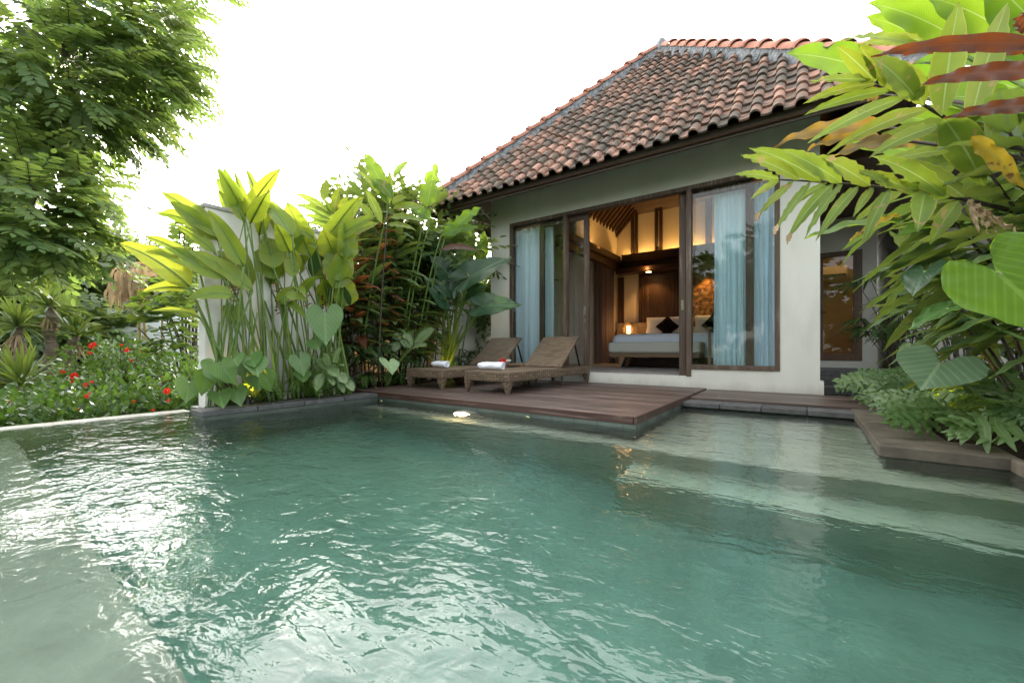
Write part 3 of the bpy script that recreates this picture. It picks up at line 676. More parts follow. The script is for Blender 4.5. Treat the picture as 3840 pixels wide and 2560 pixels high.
# ------------------------------------------------------------------ furniture and cloth
def curtain(name, x0, x1, y, z0, z1, m, label, folds=9, amp=.03, along='x', seed=1):
    rs = random.Random(seed); b = MB(); n = folds * 10; rows = 8; vs = []; uvs = []
    ph = [rs.uniform(-.5, .5) for _ in range(folds + 2)]; wd = [rs.uniform(.7, 1.3) for _ in range(folds + 2)]
    for r in range(rows + 1):
        for i in range(n + 1):
            t = i / n; f = t * folds; k = int(f)
            a = amp * wd[k] * math.sin(2 * PI * f + .6 * math.sin(f * 1.7 + r * .1)) * (.65 + .35 * r / rows) + .3 * amp * math.sin(f * 15)
            x = x0 + (x1 - x0) * t + .008 * math.sin(f * 3 + r * .6); z = z1 + (z0 - z1) * r / rows
            vs.append((x, y + a, z) if along == 'x' else (y + a, x, z)); uvs.append((t, r / rows))
    b.add(vs, [(r * (n + 1) + i, r * (n + 1) + i + 1, (r + 1) * (n + 1) + i + 1, (r + 1) * (n + 1) + i) for r in range(rows) for i in range(n)], uvs)
    return tag(b.build(name, m, smooth=True), label, 'curtain')
yc = HY0 + .24
curtain('curtain', W(1922, 1200, Y=yc).x, W(2076, 1200, Y=yc).x, yc, ZP + .03, 2.56, M['sheer'], 'pale blue sheer curtain behind the fixed glass beside the loungers', 6, .032, seed=3)
curtain('curtain', W(2677, 1200, Y=yc).x, W(2915, 1200, Y=yc).x, yc, ZS + .02, 2.56, M['sheer'], 'wide pale blue sheer curtain behind the window right of the open doorway', 10, .036, seed=5)
xw = RX0 + .12
curtain('curtain', 7.55, 8.7, xw - .1, ZP + .02, 2.46, M['beige_sheer'], 'beige curtain hanging on the left side of the bedroom', 9, .03, 'y', 8)
curtain('curtain', 8.75, 9.95, xw - .1, ZP + .02, 2.46, M['drape'], 'dark brown drape hanging beside the beige bedroom curtain', 9, .035, 'y', 9)

# bed
bed = thing('bed', 'large bed with white duvet inside the bedroom', 'bed')
BX0, BX1, BY0, BY1 = -3.22, -1.05, 8.02, 9.86
b = MB(); b.box(BX0 + .12, BX1 - .12, BY0 + .15, BY1, ZP, .36); b.build('base', M['dark_wood_h'], bed, bevel=.01)
b = MB(); vs = []; nx, ny = 44, 30
def duvet(i, j):
    u, v = i / nx, j / ny
    # wraps over left, right and foot edges
    x = BX0 - .42 + u * (BX1 - BX0 + .84); y = BY0 - .40 + v * (BY1 - BY0 + .40); r_ = .13
    zt = .79 + .012 * math.sin(x * 7 + y * 3) * math.sin(y * 5)
    ox = max(0, BX0 + r_ - x, x - (BX1 - r_)); oy = max(0, BY0 + r_ - y); o = math.hypot(ox, oy)
    if o <= 0: return (x, y, zt)
    L_ = r_ * PI / 2
    if o < L_: h, dz = r_ * math.sin(o / r_), r_ * (1 - math.cos(o / r_))
    else: h, dz = r_ + .012 * math.sin((x + y) * 16), r_ + (o - L_)
    sx_ = -1 if x < BX0 + r_ else 1
    return (x + sx_ * (-ox + h * ox / o) if ox else x, y + (oy - h * oy / o), max(zt - dz, .33 + .02 * math.sin(x * 9 + y * 7)))
vs = [duvet(i, j) for j in range(ny + 1) for i in range(nx + 1)]
b.add(vs, [(j * (nx + 1) + i, j * (nx + 1) + i + 1, (j + 1) * (nx + 1) + i + 1, (j + 1) * (nx + 1) + i) for j in range(ny) for i in range(nx)])
b.build('duvet', M['white_linen'], bed, smooth=True)
b = MB()
b.add([(BX0 + .02 + i * .11, BY0 + .85 + .5 * j + .012 * math.sin(i * 1.3), .812 + (.010 * math.sin(i * 2.1 + j) + .006) ) for j in range(2) for i in range(20)], [(i, i + 1, 21 + i, 20 + i) for i in range(19)])
b.build('runner', M['black_cloth'], bed, smooth=True)
def pillow_mesh(w_, h_, th, n=14, point=1.0):
    b = MB()
    for s_ in (1, -1):
        vs = []
        for j in range(n + 1):
            for i in range(n + 1):
                u, v = i / n * 2 - 1, j / n * 2 - 1
                k = ((1 - u ** 4) * (1 - v ** 4)) ** .5
                pin = 1 - .07 * point * (1 - abs(u)) * v * v; pin2 = 1 - .07 * point * (1 - abs(v)) * u * u
                vs.append((u * w_ / 2 * pin2, s_ * th / 2 * k, v * h_ / 2 * pin))
        b.add(vs, [(j * (n + 1) + i, j * (n + 1) + i + 1, (j + 1) * (n + 1) + i + 1, (j + 1) * (n + 1) + i) for j in range(n) for i in range(n)])
    return b
def cushion(name, px, mat, w_, h_, loc, rx, ry, label, cat, rz=0):
    o = tag(pillow_mesh(w_, h_, .16).build(name, mat, smooth=True), label, cat); o.location = loc; o.rotation_euler = (rx, ry, rz); return o
M['pillow'] = clothmat('white_pillowcase', (.60, .62, .68), .05)
cushion('pillow', 0, M['pillow'], .86, .44, (-2.62, 9.76, 1.02), rad(-14), 0, 'white pillow standing on the bed behind the open doorway', 'pillow')
cushion('pillow', 0, M['pillow'], .86, .44, (-1.56, 9.76, 1.02), rad(-14), 0, 'white pillow on the bed seen through the right window glass', 'pillow')
cushion('cushion', 0, M['black_cloth'], .36, .36, (-2.52, 9.60, 1.00), rad(-16), rad(45), 'black square cushion set on its corner against the left pillow', 'cushion')
cushion('cushion', 0, M['black_cloth'], .44, .44, (-1.50, 9.58, 1.02), rad(-16), rad(38), 'black cushion tilted against the pillow behind the window glass', 'cushion')
# bench at the foot of the bed
bench = thing('bench', 'low cream upholstered bench with splayed wooden legs at the foot of the bed', 'bench')
QX0, QX1, QY0, QY1 = -3.06, -1.42, 7.48, 7.92
b = MB(); b.box(QX0, QX1, QY0, QY1, .42, .62); o = b.build('cushion', M['cream'], bench, bevel=.05); o.modifiers['bevel'].segments = 4
b = MB(); b.box(QX0 + .02, QX1 - .02, QY0 + .02, QY0 + .06, .345, .42); b.box(QX0 + .02, QX1 - .02, QY1 - .06, QY1 - .02, .345, .42); b.box(QX0 + .02, QX0 + .06, QY0 + .06, QY1 - .06, .345, .418); b.box(QX1 - .06, QX1 - .02, QY0 + .06, QY1 - .06, .345, .418)
b.build('frame', M['bench_wood'], bench, bevel=.004)
for x, dx in ((QX0 + .27, -.05), (QX1 - .27, .05)):
    for y in (QY0 + .045, QY1 - .045):
        b = MB(); b.hexa([(x - .02 + dx, y - .02, ZP), (x + .02 + dx, y - .02, ZP), (x + .02 + dx, y + .02, ZP), (x - .02 + dx, y + .02, ZP)], [(x - .055, y - .024, .345), (x + .055, y - .024, .345), (x + .055, y + .024, .345), (x - .055, y + .024, .345)])
        b.build('leg', M['bench_wood'], bench)
# armchair half hidden by the curtain
ch = thing('armchair', 'wooden armchair standing behind the right window beside the bed', 'chair')
c0 = W(*C5(1497, 1300), Y=6.75); cx0 = c0.x; cy0 = 6.75
for x, y, h in ((cx0, cy0, .80), (cx0 + .62, cy0, .80), (cx0, cy0 + .62, .86), (cx0 + .62, cy0 + .62, .86)):
    b = MB(); b.bar((x, y, ZP), (x, y, h - .03), .035, .035, V((0, 1, 0))); b.build('leg', M['bench_wood'], ch, bevel=.004)
for x in (cx0, cx0 + .62):
    b = MB(); b.box(x - .04, x + .04, cy0 - .06, cy0 + .66, .785, .82); b.build('armrest', M['bench_wood'], ch, bevel=.008)
b = MB(); b.box(cx0 + .03, cx0 + .59, cy0 - .02, cy0 + .6, .40, .54); b.build('seat', M['cream'], ch, bevel=.03)
b = MB(); b.box(cx0 + .03, cx0 + .59, cy0 + .56, cy0 + .66, .54, .98); b.build('backrest', M['cream'], ch, bevel=.03)
# bedside lamp
lm = thing('bedside_lamp', 'glowing woven rattan lamp beside the bed', 'lamp'); lp = W(*C5(937, 1102), Y=RY1 - .42); lm.location = (lp.x, lp.y, .84)
b = MB(); prof_ = [(.06, 0), (.12, .03), (.15, .09), (.135, .17), (.085, .24), (.055, .30)]
for k in range(16):
    for s_ in (1, -1):
        b.tube([(r_ * math.cos(2 * PI * k / 16 + s_ * z_ * 3.5), r_ * math.sin(2 * PI * k / 16 + s_ * z_ * 3.5), z_) for r_, z_ in prof_], .006, 4)
b.build('shade', M['bench_wood'], lm)
b = MB(); b.lathe([(.001, .02), (.045, .03), (.045, .21), (.001, .22)], n=14); b.build('bulb', glow('lamp_glow', (1, .52, .16), 5.5), lm)
lamp('bedside_lamp_light', 'POINT', (lp.x, lp.y - .25, 1.03), 6 * LAMPK, WARM, None, .06)
b = MB(); b.box(lp.x - .25, lp.x + .2, RY1 - .62, RY1 - .305, ZP, .838); nb = tag(b.build('nightstand', M['bench_wood'], bevel=.006), 'plain wooden nightstand under the glowing rattan lamp', 'nightstand')

# loungers
def lounger(y0, x0, x1, label):
    t = thing('sun_lounger', label, 'sun lounger', 'rattan loungers on the deck'); t.location = (x0, y0, 0)
    w_ = x1 - x0; Ln = 2.08; zt, zb = .243, .135; hy = 1.27
    b = MB(); b.box(0, w_, 0, .05, zb, zt); b.box(0, .05, .05, Ln, zb, zt); b.box(w_ - .05, w_, .05, Ln, zb, zt); b.box(.05, w_ - .05, Ln - .05, Ln, zb, zt)
    boxuv(b.build('frame', M['wicker'], t, bevel=.012))
    b = MB(); b.box(.045, w_ - .045, .045, hy, zt - .03, zt + .004); boxuv(b.build('seat', M['wicker'], t, bevel=.01))
    a = V((0, hy - .02, zt - .006)); e = V((0, hy + .52, .655)); d = (e - a).normalized(); n = V((0, -d.z, d.y)); q = n * .03
    b = MB(); xa, xb = .03, w_ - .03
    b.hexa([(xa, a.y, a.z), (xb, a.y, a.z), (xb, e.y, e.z), (xa, e.y, e.z)], [tuple(V((xa, a.y, a.z)) + q), tuple(V((xb, a.y, a.z)) + q), tuple(V((xb, e.y, e.z)) + q), tuple(V((xa, e.y, e.z)) + q)])
    boxuv(b.build('backrest', M['wicker'], t, bevel=.008))
    for x in (.07, w_ - .07): b = MB(); b.bar((x, hy + .45, .56), (x, hy + .62, zt - .05), .018, .018); b.build('strut', M['dark_metal'], t)
    for x, sx_ in ((0, 1), (w_, -1)):
        for y, sy in ((0, 1), (Ln, -1)):
            b = MB(); xi = x + sx_ * .095; yi = y + sy * .095; xb_, yb_ = x + sx_ * .052, y + sy * .052
            p = lambda ax, ay, z: (ax, ay, z)
            b.hexa([p(x + sx_ * .018, y + sy * .018, 0), p(xb_, y + sy * .018, 0), p(xb_, yb_, 0), p(x + sx_ * .018, yb_, 0)], [p(x + sx_ * .001, y + sy * .001, zb), p(xi, y + sy * .001, zb), p(xi, yi, zb), p(x + sx_ * .001, yi, zb)])
            boxuv(b.build('leg', M['wicker'], t, bevel=.006))
    for x in (.06, w_ - .06):
        b = MB(); b.tube([(x, hy + .05, 0), (x, hy + .05, zb)], .014, 8); b.build('support_leg', M['wicker'], t)
    return t
lounger(3.625, -3.262, -2.612, 'brown rattan sun lounger in front of the glass doors with raised back')
lounger(3.600, -4.243, -3.588, 'brown rattan sun lounger beside the plants with raised back')
def towel(c, ang, ln, r, label, seed):
    rs = random.Random(seed); b = MB(); n = 64; turns = 3.2; seg = 12; vs = []
    d = V((math.cos(ang), math.sin(ang), 0)); s_ = V((-d.y, d.x, 0)); c = V(c)
    for k in range(seg + 1):
        u = (k / seg - .5) * ln
        for i in range(n + 1):
            th = i / n * turns * 2 * PI; rr = r * (.16 + .84 * i / n) + .0018 * math.sin(th * 3 + k) ; sag = 1 - .13 * (math.sin(th) < -.3)
            wob = .004 * math.sin(k * .9 + th * 2)
            vs.append(tuple(c + d * (u + .006 * math.sin(th * 2.3)) + s_ * (rr * math.cos(th) * 1.12 + wob) + V((0, 0, rr * math.sin(th) * sag))))
    b.add(vs, [(k * (n + 1) + i, k * (n + 1) + i + 1, (k + 1) * (n + 1) + i + 1, (k + 1) * (n + 1) + i) for k in range(seg) for i in range(n)])
    o = tag(b.build('towel', M['towel'], smooth=True), label, 'towel', 'rolled towels on the loungers')
    so_ = o.modifiers.new('thick', 'SOLIDIFY'); so_.thickness = .005
C8 = lambda x, y: (1480 + x / 3.2667, 1230 + y / 3.2667)
ta, tb = W(*C8(1120, 500), Z=.25), W(*C8(1455, 510), Z=.25)
towel(((ta.x + tb.x) / 2, 3.83, .297), rad(4), .33, .050, 'rolled white towel on the lounger in front of the glass doors', 1)
towel((-3.92, 3.90, .294), rad(-10), .30, .047, 'rolled white towel on the lounger beside the plants', 2)
# small table between the loungers with bowl and flower
tb_ = thing('side_table', 'small low wooden table between the two loungers', 'table'); TX, TY = -3.40, 5.02
b = MB(); b.box(TX - .13, TX + .17, TY - .22, TY + .22, .262, .287); b.build('top', M['bench_wood'], tb_, bevel=.004)
b = MB(); b.box(TX - .10, TX + .12, TY - .18, TY + .18, .09, .105); b.build('shelf', M['bench_wood'], tb_)
for x in (-.11, .15):
    for y in (-.2, .2): b = MB(); b.bar((TX + x, TY + y, 0), (TX + x, TY + y, .262), .03, .03, V((0, 1, 0))); b.build('leg', M['bench_wood'], tb_)
bw = W(*C8(1372, 385), Y=TY - .05)
b = MB(); b.lathe([(.001, 0), (.04, 0), (.06, .02), (.072, .05), (.066, .05), (.05, .02), (.001, .012)], n=20); o = tag(b.build('bowl', M['plaster'], smooth=True), 'small white bowl on the table between the loungers', 'bowl'); o.location = (bw.x, bw.y, .288)
M['red_petal'] = leafmat('red_petal', (.62, .015, .02), (.75, .03, .025), (.9, .06, .04), .6, None, vein=.15, vf=10, tf=.4, blotch=.15, spec=.2)
M['yellow_stamen'] = surf('yellow_stamen', (.6, .35, .02), (.7, .45, .05), .7, 20)
def hibiscus(mb, st_, c, nrm, r, rs):
    n = V(nrm).normalized(); a = n.cross(V((.2, .1, 1))).normalized(); b_ = n.cross(a); cc = rs.random(); off = rs.random() * 6
    for k in range(5):
        t = off + k * 2 * PI / 5; d = a * math.cos(t) + b_ * math.sin(t); d2 = (a * math.cos(t + .25) + b_ * math.sin(t + .25))
        mb.leaf(V(c), V(c) + d2 * r + n * (r * .25), n * (r * .28), n, r * 1.05, 6, 4, 'oval', -.1, r * .08, 2, 0, cc, rs)
    st_.tube([V(c), V(c) + n * r * .9], [r * .05, r * .03], 5)
    st_.lathe([(.001, -.01), (r * .08, 0), (.001, .012)], tuple(V(c) + n * r * .9), 6)
ft = thing('flower', 'red hibiscus flower lying by the white bowl between the loungers', 'flower'); fp = W(*C8(1325, 375), Y=TY - .15)
mp, ms_ = MB(), MB(); hibiscus(mp, ms_, (fp.x, fp.y, .31), (.3, -.8, .5), .055, R); mp.build('petals', M['red_petal'], ft, smooth=True); ms_.build('stamen', M['yellow_stamen'], ft)
pk = thing('basket', 'round woven basket on the deck behind the loungers', 'basket'); p_ = W(*C8(745, 690), Z=0); pk.location = (p_.x - .12, p_.y + .30, 0)
b = MB(); b.lathe([(.001, .005), (.12, .005), (.13, .02), (.145, .12), (.15, .2), (.14, .2), (.13, .1), (.001, .09)], n=28); o = b.build('body', M['basket'], pk, smooth=True)
ul = o.data.uv_layers[0]
for p in o.data.polygons:
    for li in p.loop_indices:
        c = o.data.vertices[o.data.loops[li].vertex_index].co; ul.data[li].uv = (math.atan2(c.y, c.x) * .14, c.z)
# underwater lamp on the pool wall under the deck
pl = thing('pool_lamp', 'round white underwater lamp glowing in the pool wall below the deck', 'lamp'); pc = W(1300 + 1760 / 3.92, 1400 + 600 / 3.92, Z=-.17); pl.location = (pc.x + .20, 2.93, -.225); pl.scale = (1.35, 1.2, 1.35)
b = MB()
for r0, r1, y0_, y1_ in ((.10, .10, .06, .01), (.10, .085, .01, -.02), (.085, .06, -.02, -.032)): 
    n = 24; b.add([(rr * math.cos(2 * PI * k / n), yy_, rr * math.sin(2 * PI * k / n)) for rr, yy_ in ((r0, y0_), (r1, y1_)) for k in range(n)], [(k, (k + 1) % n, n + (k + 1) % n, n + k) for k in range(n)])
b.build('housing', M['plaster'], pl, smooth=True)
b = MB(); n = 24; b.add([(.06 * math.cos(2 * PI * k / n), -.034, .06 * math.sin(2 * PI * k / n)) for k in range(n)] + [(0, -.04, 0)], [(k, (k + 1) % n, n) for k in range(n)]); b.build('lens', glow('pool_lamp_glow', (1, .66, .34), 40), pl)

# ------------------------------------------------------------------ garden walls and annex
gw = thing('garden_wall', 'tall weathered white garden wall with grey cement end behind the banana plants', 'wall')
b = MB(); GX = -4.46; b.box(GX - .16, GX, 1.46, 2.75, -.6, 1.79); b.box(GX - 1.1, GX - .16, 2.6, 2.75, -.6, 1.79); b.box(GX - 1.26, GX - 1.1, 2.6, 8.0, -.6, 1.79); b.build('wall_face', M['plaster_old'], gw)
b = MB(); b.box(GX - .175, GX + .012, 1.445, 2.76, 1.792, 1.83); b.box(GX - 1.26, GX - .178, 2.59, 2.76, 1.792, 1.83); b.build('cap', M['concrete_cap'], gw, bevel=.005)
bwl = thing('boundary_wall', 'pale blue boundary wall with dark cap behind the hibiscus hedge', 'wall')
p0, p1 = W(402, 1300, d=8.6), W(900, 1300, d=10.2); zt = W(402, 1152, d=8.6).z; dv = (p1 - p0); dv.z = 0; dv.normalize(); nv_ = V((-dv.y, dv.x, 0))
b = MB(); q = [p0, p1, p1 + nv_ * .18, p0 + nv_ * .18]; b.prism([(v.x, v.y) for v in q], -.6, zt); b.build('wall_face', M['blue_wall'], bwl)
b = MB(); q = [p0 - dv * .06 - nv_ * .03, p1 - nv_ * .03, p1 + nv_ * .22, p0 - dv * .06 + nv_ * .22]; b.prism([(v.x, v.y) for v in q], zt, zt + .06); b.prism([(v.x, v.y) for v in [p0 - dv * .07 - nv_ * .01, p0 - dv * .001 - nv_ * .01, p0 - dv * .001 + nv_ * .2, p0 - dv * .07 + nv_ * .2]], -.6, zt); b.build('cap', M['stone'], bwl)

ax = thing('annex', 'small white annex with dark framed glass door up stone steps', 'house')
AY = 8.9
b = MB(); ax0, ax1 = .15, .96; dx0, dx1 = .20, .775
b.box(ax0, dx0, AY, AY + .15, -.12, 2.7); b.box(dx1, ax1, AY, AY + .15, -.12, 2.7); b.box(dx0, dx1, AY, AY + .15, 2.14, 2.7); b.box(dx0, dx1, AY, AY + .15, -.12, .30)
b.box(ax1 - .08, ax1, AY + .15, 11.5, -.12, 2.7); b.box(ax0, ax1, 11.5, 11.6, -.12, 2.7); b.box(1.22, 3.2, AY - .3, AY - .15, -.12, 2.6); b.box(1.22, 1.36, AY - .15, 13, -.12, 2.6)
b.build('wall', M['painted_shade_plaster'], ax)
b = MB(); fw_ = .06
b.box(dx0, dx0 + fw_, AY - .02, AY + .06, .30, 2.14); b.box(dx1 - fw_ * 1.9, dx1, AY - .02, AY + .06, .30, 2.14); b.box(dx0 + fw_, dx1 - fw_ * 1.9, AY - .02, AY + .06, 2.06, 2.14); b.box(dx0 + fw_, dx1 - fw_ * 1.9, AY - .02, AY + .06, .30, .42)
dr = b.build('door', M['dark_wood'], ax, bevel=.003)
b = MB(); b.box(dx0 + fw_, dx1 - fw_ * 1.9, AY + .01, AY + .018, .42, 2.06); b.build('pane', M['glass'], dr)
b = MB(); b.tube([(dx0 + .03, AY - .07, 1.12), (dx0 + .10, AY - .07, 1.12)], .009, 6); b.tube([(dx0 + .03, AY - .07, 1.12), (dx0 + .03, AY - .02, 1.12)], .009, 6); b.build('handle', M['dark_metal'], dr)
b = MB(); b.box(ax0, ax1, AY + .15, 11.5, 2.6, 2.7); b.box(ax0, ax1 - .08, AY + .15, 11.5, .2, .29); b.build('ceiling', M['warm_wall'], ax)
b = MB(); b.box(ax0 - .0, ax0 + .04, AY + .15, 11.5, .29, 2.6); b.box(ax0 + .04, ax1 - .08, 11.42, 11.5, .29, 2.6); b.build('inner_wall', M['warm_wall'], ax)
b = MB(); b.box(.16, 4.5, 6.3, 12, 2.72, 2.82); b.build('roof', M['dark_wood_h'], ax)
lamp('annex_lamp', 'AREA', (.55, 10.4, 2.55), 1.0, (1, .5, .17), (.55, 10.4, 0), .4)
ac = thing('air_conditioner', 'white air conditioner seen through the glass annex door', 'air conditioner'); ac.location = (.22, 10.9, 2.0)
b = MB(); b.box(0, .5, 0, .2, 0, .22); b.build('body', M['plaster'], ac, bevel=.02)
b = MB(); b.box(.03, .47, -.012, -.001, .02, .05); b.build('vent', M['dark_metal'], ac)
stp = thing('stone_steps', 'dark stone steps leading up to the annex door', 'steps')
for i in range(3): b = MB(); b.box(.18, 1.2, 7.0 + i * .45, AY - .002, -.12 + i * .1, -.02 + i * .1); b.build('step', M['stone'], stp, bevel=.006)
mr = thing('wooden_door', 'narrow dark wooden post door in the white wall beyond the annex', 'door'); b = MB(); b.box(1.12, 1.20, AY + .3, AY + .36, -.1, 2.1); b.build('panel', M['dark_wood'], mr)
b = MB(); b.tube([(1.16, AY + .26, .9), (1.16, AY + .26, 1.1)], .012, 6); b.build('handle', M['brass'], mr)
# ------------------------------------------------------------------ foliage materials
F = {}
F['heliconia'] = leafmat('heliconia_leaf', (.13, .235, .034), (.20, .30, .038), (.36, .50, .035), .36, (.26, .36, .10), .016, .16, 42, .5, .52, .25, edge=(.30, .20, .05))
F['banana'] = leafmat('banana_leaf', (.075, .18, .022), (.11, .22, .028), (.26, .48, .025), .36, (.28, .38, .10), .014, .22, 55, .3, .52, .2)
F['red_banana'] = leafmat('bronze_leaf', (.045, .022, .017), (.075, .030, .018), (.28, .085, .022), .33, (.16, .06, .03), .014, .35, 30, .6, .45, .3)
F['olive_bronze'] = leafmat('olive_bronze_leaf', (.10, .08, .018), (.15, .10, .02), (.50, .34, .04), .36, (.2, .14, .05), .014, .3, 30, .6, .45, .35, edge=(.28, .10, .03))
F['ginger'] = leafmat('ginger_leaf', (.105, .195, .030), (.165, .250, .036), (.34, .48, .035), .38, (.30, .40, .12), .03, .18, 34, 1.2, .48, .35, edge=(.35, .33, .06), spots=(.42, .30, .12))
F['dark_ginger'] = leafmat('dark_ginger_leaf', (.075, .145, .060), (.125, .205, .068), (.24, .36, .05), .34, (.12, .18, .07), .03, .22, 30, 1.2, .34, .3)
F['bronze_ginger'] = leafmat('bronze_ginger_leaf', (.060, .028, .020), (.12, .05, .025), (.50, .20, .05), .36, (.14, .07, .04), .03, .22, 30, 1.2, .36, .3)
F['alocasia'] = leafmat('elephant_ear_leaf', (.016, .050, .026), (.030, .075, .034), (.10, .24, .03), .34, (.05,.12,.05), vein=-.2, vf=9, vslope=1.2, tf=.25, blotch=.2)
F['alocasia_light'] = leafmat('pale_elephant_ear_leaf', (.09, .20, .02), (.11, .24, .025), (.30, .56, .03), .38, (.22,.38,.06), vein=-.2, vf=9, vslope=1.2, tf=.5, blotch=.15)
F['philo'] = leafmat('heart_leaf', (.042, .110, .034), (.075, .160, .042), (.18, .34, .04), .34, (.12,.22,.08), vein=-.2, vf=7, vslope=1.2, tf=.3, blotch=.2)
F['grey_heart'] = leafmat('grey_heart_leaf', (.085, .150, .085), (.11, .18, .10), (.15, .26, .08), .45, (.16, .24, .13), .02, -.25, 6, 1.2, .25, .2)
F['cut'] = leafmat('cut_leaf', (.050, .115, .042), (.100, .180, .055), (.20, .38, .05), .32, (.16, .24, .09), .04, .1, 12, .8, .3, .25)
F['dieff'] = leafmat('mottled_leaf', (.030, .080, .022), (.045, .105, .028), (.20, .38, .05), .36, (.12, .22, .08), .02, .1, 13, 1.6, .35, .2, mottle=(.42, .52, .30))
F['rhapis'] = leafmat('lady_palm_leaf', (.018, .050, .018), (.035, .075, .022), (.12, .24, .03), .36, None, vein=.2, vf=3, tf=.3)
F['fern'] = leafmat('fern_leaf', (.045, .115, .022), (.080, .165, .030), (.24, .42, .04), .5, None, vein=.1, vf=5, tf=.4)
F['tree'] = leafmat('tree_leaf', (.080, .150, .062), (.145, .225, .072), (.23, .37, .065), .40, (.12, .20, .06), .03, .08, 9, .8, .52, .25)
F['far_tree'] = leafmat('far_tree_leaf', (.045, .095, .030), (.09, .15, .040), (.18, .28, .06), .5, None, vein=.05, tf=.45)
F['hibiscus'] = leafmat('hibiscus_leaf', (.030, .080, .020), (.065, .140, .028), (.16, .32, .03), .24, (.10, .18, .05), .03, .1, 8, .8, .24, .25, spec=.6)
F['round'] = leafmat('round_leaf', (.030, .075, .026), (.060, .125, .035), (.26, .44, .05), .35, (.16, .20, .08), .03, .15, 6, .8, .38, .3)
F['dracaena'] = leafmat('strap_leaf', (.050, .105, .035), (.10, .165, .050), (.28, .42, .06), .32, None, vein=.08, vf=2, tf=.3)
F['dry'] = leafmat('dry_leaf', (.34, .26, .16), (.50, .41, .28), (.50, .38, .2), .8, None, vein=.2, vf=4, tf=.3, spec=.1)
F['yellow'] = leafmat('yellow_leaf', (.30, .26, .03), (.42, .30, .03), (.75, .55, .04), .45, (.4, .35, .1), .02, .2, 30, .6, .5, .3, spots=(.2, .09, .03))
M['stem'] = surf('green_stem', (.07, .14, .025), (.13, .20, .045), .5, 9, 4, (1, 1, .3), bs=.2, spec=.4)
M['dark_stem'] = surf('dark_cane', (.022, .018, .012), (.05, .038, .025), .55, 12, 4, bs=.3)
M['bark'] = surf('grey_bark', (.10, .085, .065), (.24, .21, .17), .9, 10, 6, (1, 1, .5), bs=1, bd=.02, spec=.15)
M['ring_bark'] = surf('ringed_trunk', (.11, .09, .07), (.26, .22, .175), .9, 16, 5, (.3, .3, 2.2), bs=1, bd=.015, spec=.15)
M['bamboo'] = surf('yellow_cane', (.32, .24, .08), (.46, .36, .14), .45, 6, 4, (1, 1, .4), bs=.2)
CAM = V((0, 0, EYE)); UP = V((0, 0, 1))
C3 = lambda x, y: (600 + x / 1.479, 540 + y / 1.479)
C2 = lambda x, y: (x / 1.742, 800 + y / 1.742)
C7 = lambda x, y: (2700 + x / 1.742, y / 1.742)
C8b = lambda x, y: (2700 + x / 1.568, 800 + y / 1.568)
def bez(p0, p1, m, n=8): return [p0 * (1 - t) ** 2 + m * (2 * t * (1 - t)) + p1 * t * t for t in [i / n for i in range(n + 1)]]
def stalk(mb, g, e, r0, r1, straight=.6, n=8, sides=7):
    g = V(g); e = V(e); m = V((g.x * straight + e.x * (1 - straight), g.y * straight + e.y * (1 - straight), g.z + (e.z - g.z) * .55))
    mb.tube(bez(g, e, m, n), [r0 + (r1 - r0) * i / n for i in range(n + 1)], sides)
def camside(p, a, b=.2):
    """upper-face direction turned a rad from the viewer"""
    t = (CAM - p).normalized(); s_ = t.cross(UP).normalized()
    return (t * math.cos(a) + s_ * math.sin(a) + UP * b).normalized()

# ---- banana-like clump behind the left coping: (blade base, tip, width) read in the garden's view
HL = [(465, 400, 315, 130, 95), (470, 400, 670, 135, 88), (540, 330, 478, 140, 55), (325, 520, 5, 265, 105), (548, 625, 318, 255, 105), (465, 680, 265, 365, 100),
      (550, 505, 600, 280, 70), (735, 510, 540, 305, 100), (835, 625, 700, 320, 140), (905, 560, 1112, 288, 88), (905, 600, 1205, 400, 84), (632, 695, 572, 515, 128),
      (608, 785, 745, 480, 100), (310, 610, 82, 448, 62), (515, 815, 150, 590, 92), (440, 720, 250, 625, 60), (552, 800, 435, 535, 92), (850, 745, 1078, 748, 70),
      (785, 825, 880, 735, 60), (765, 700, 748, 585, 55), (655, 880, 752, 790, 70), (850, 520, 760, 470, 60), (560, 400, 360, 350, 70), (720, 600, 640, 440, 90), (690, 850, 820, 870, 60)]
HB = [(1000, 760, 960, 560, 150), (1020, 900, 1000, 720, 140), (940, 900, 900, 740, 120), (1030, 640, 1010, 430, 120), (740, 740, 720, 590, 80), (970, 640, 900, 470, 130), (960, 800, 1040, 560, 140), (420, 990, 360, 880, 90), (590, 830, 500, 700, 90)]
HS = [(448, 912, 712, 1075, 96), (565, 940, 840, 1047, 78), (531, 883, 745, 1000, 46), (534, 1096, 712, 1083, 48), (704, 1122, 870, 1105, 58), (565, 1166, 750, 1192, 26)]
clumps = []
for i, lab in enumerate(('tall banana-leaved clump at the wall end leaning out over the hedge', 'tall banana-leaved clump in the middle of the white garden wall', 'tall banana-leaved clump beside the dark ginger canes')):
    clumps.append((thing('heliconia', lab, 'plant', 'banana-leaved plants along the wall'), V((-4.31, (1.72, 2.15, 2.58)[i], -.03)), []))
rs = random.Random(11)
extra = [(a + rs.uniform(-50, 50), b_ + rs.uniform(-30, 70), c + rs.uniform(-70, 70), d_ + rs.uniform(-10, 120), e * rs.uniform(.7, 1)) for (a, b_, c, d_, e) in HL for _q in range(2) if rs.random() < .6]
HB += extra
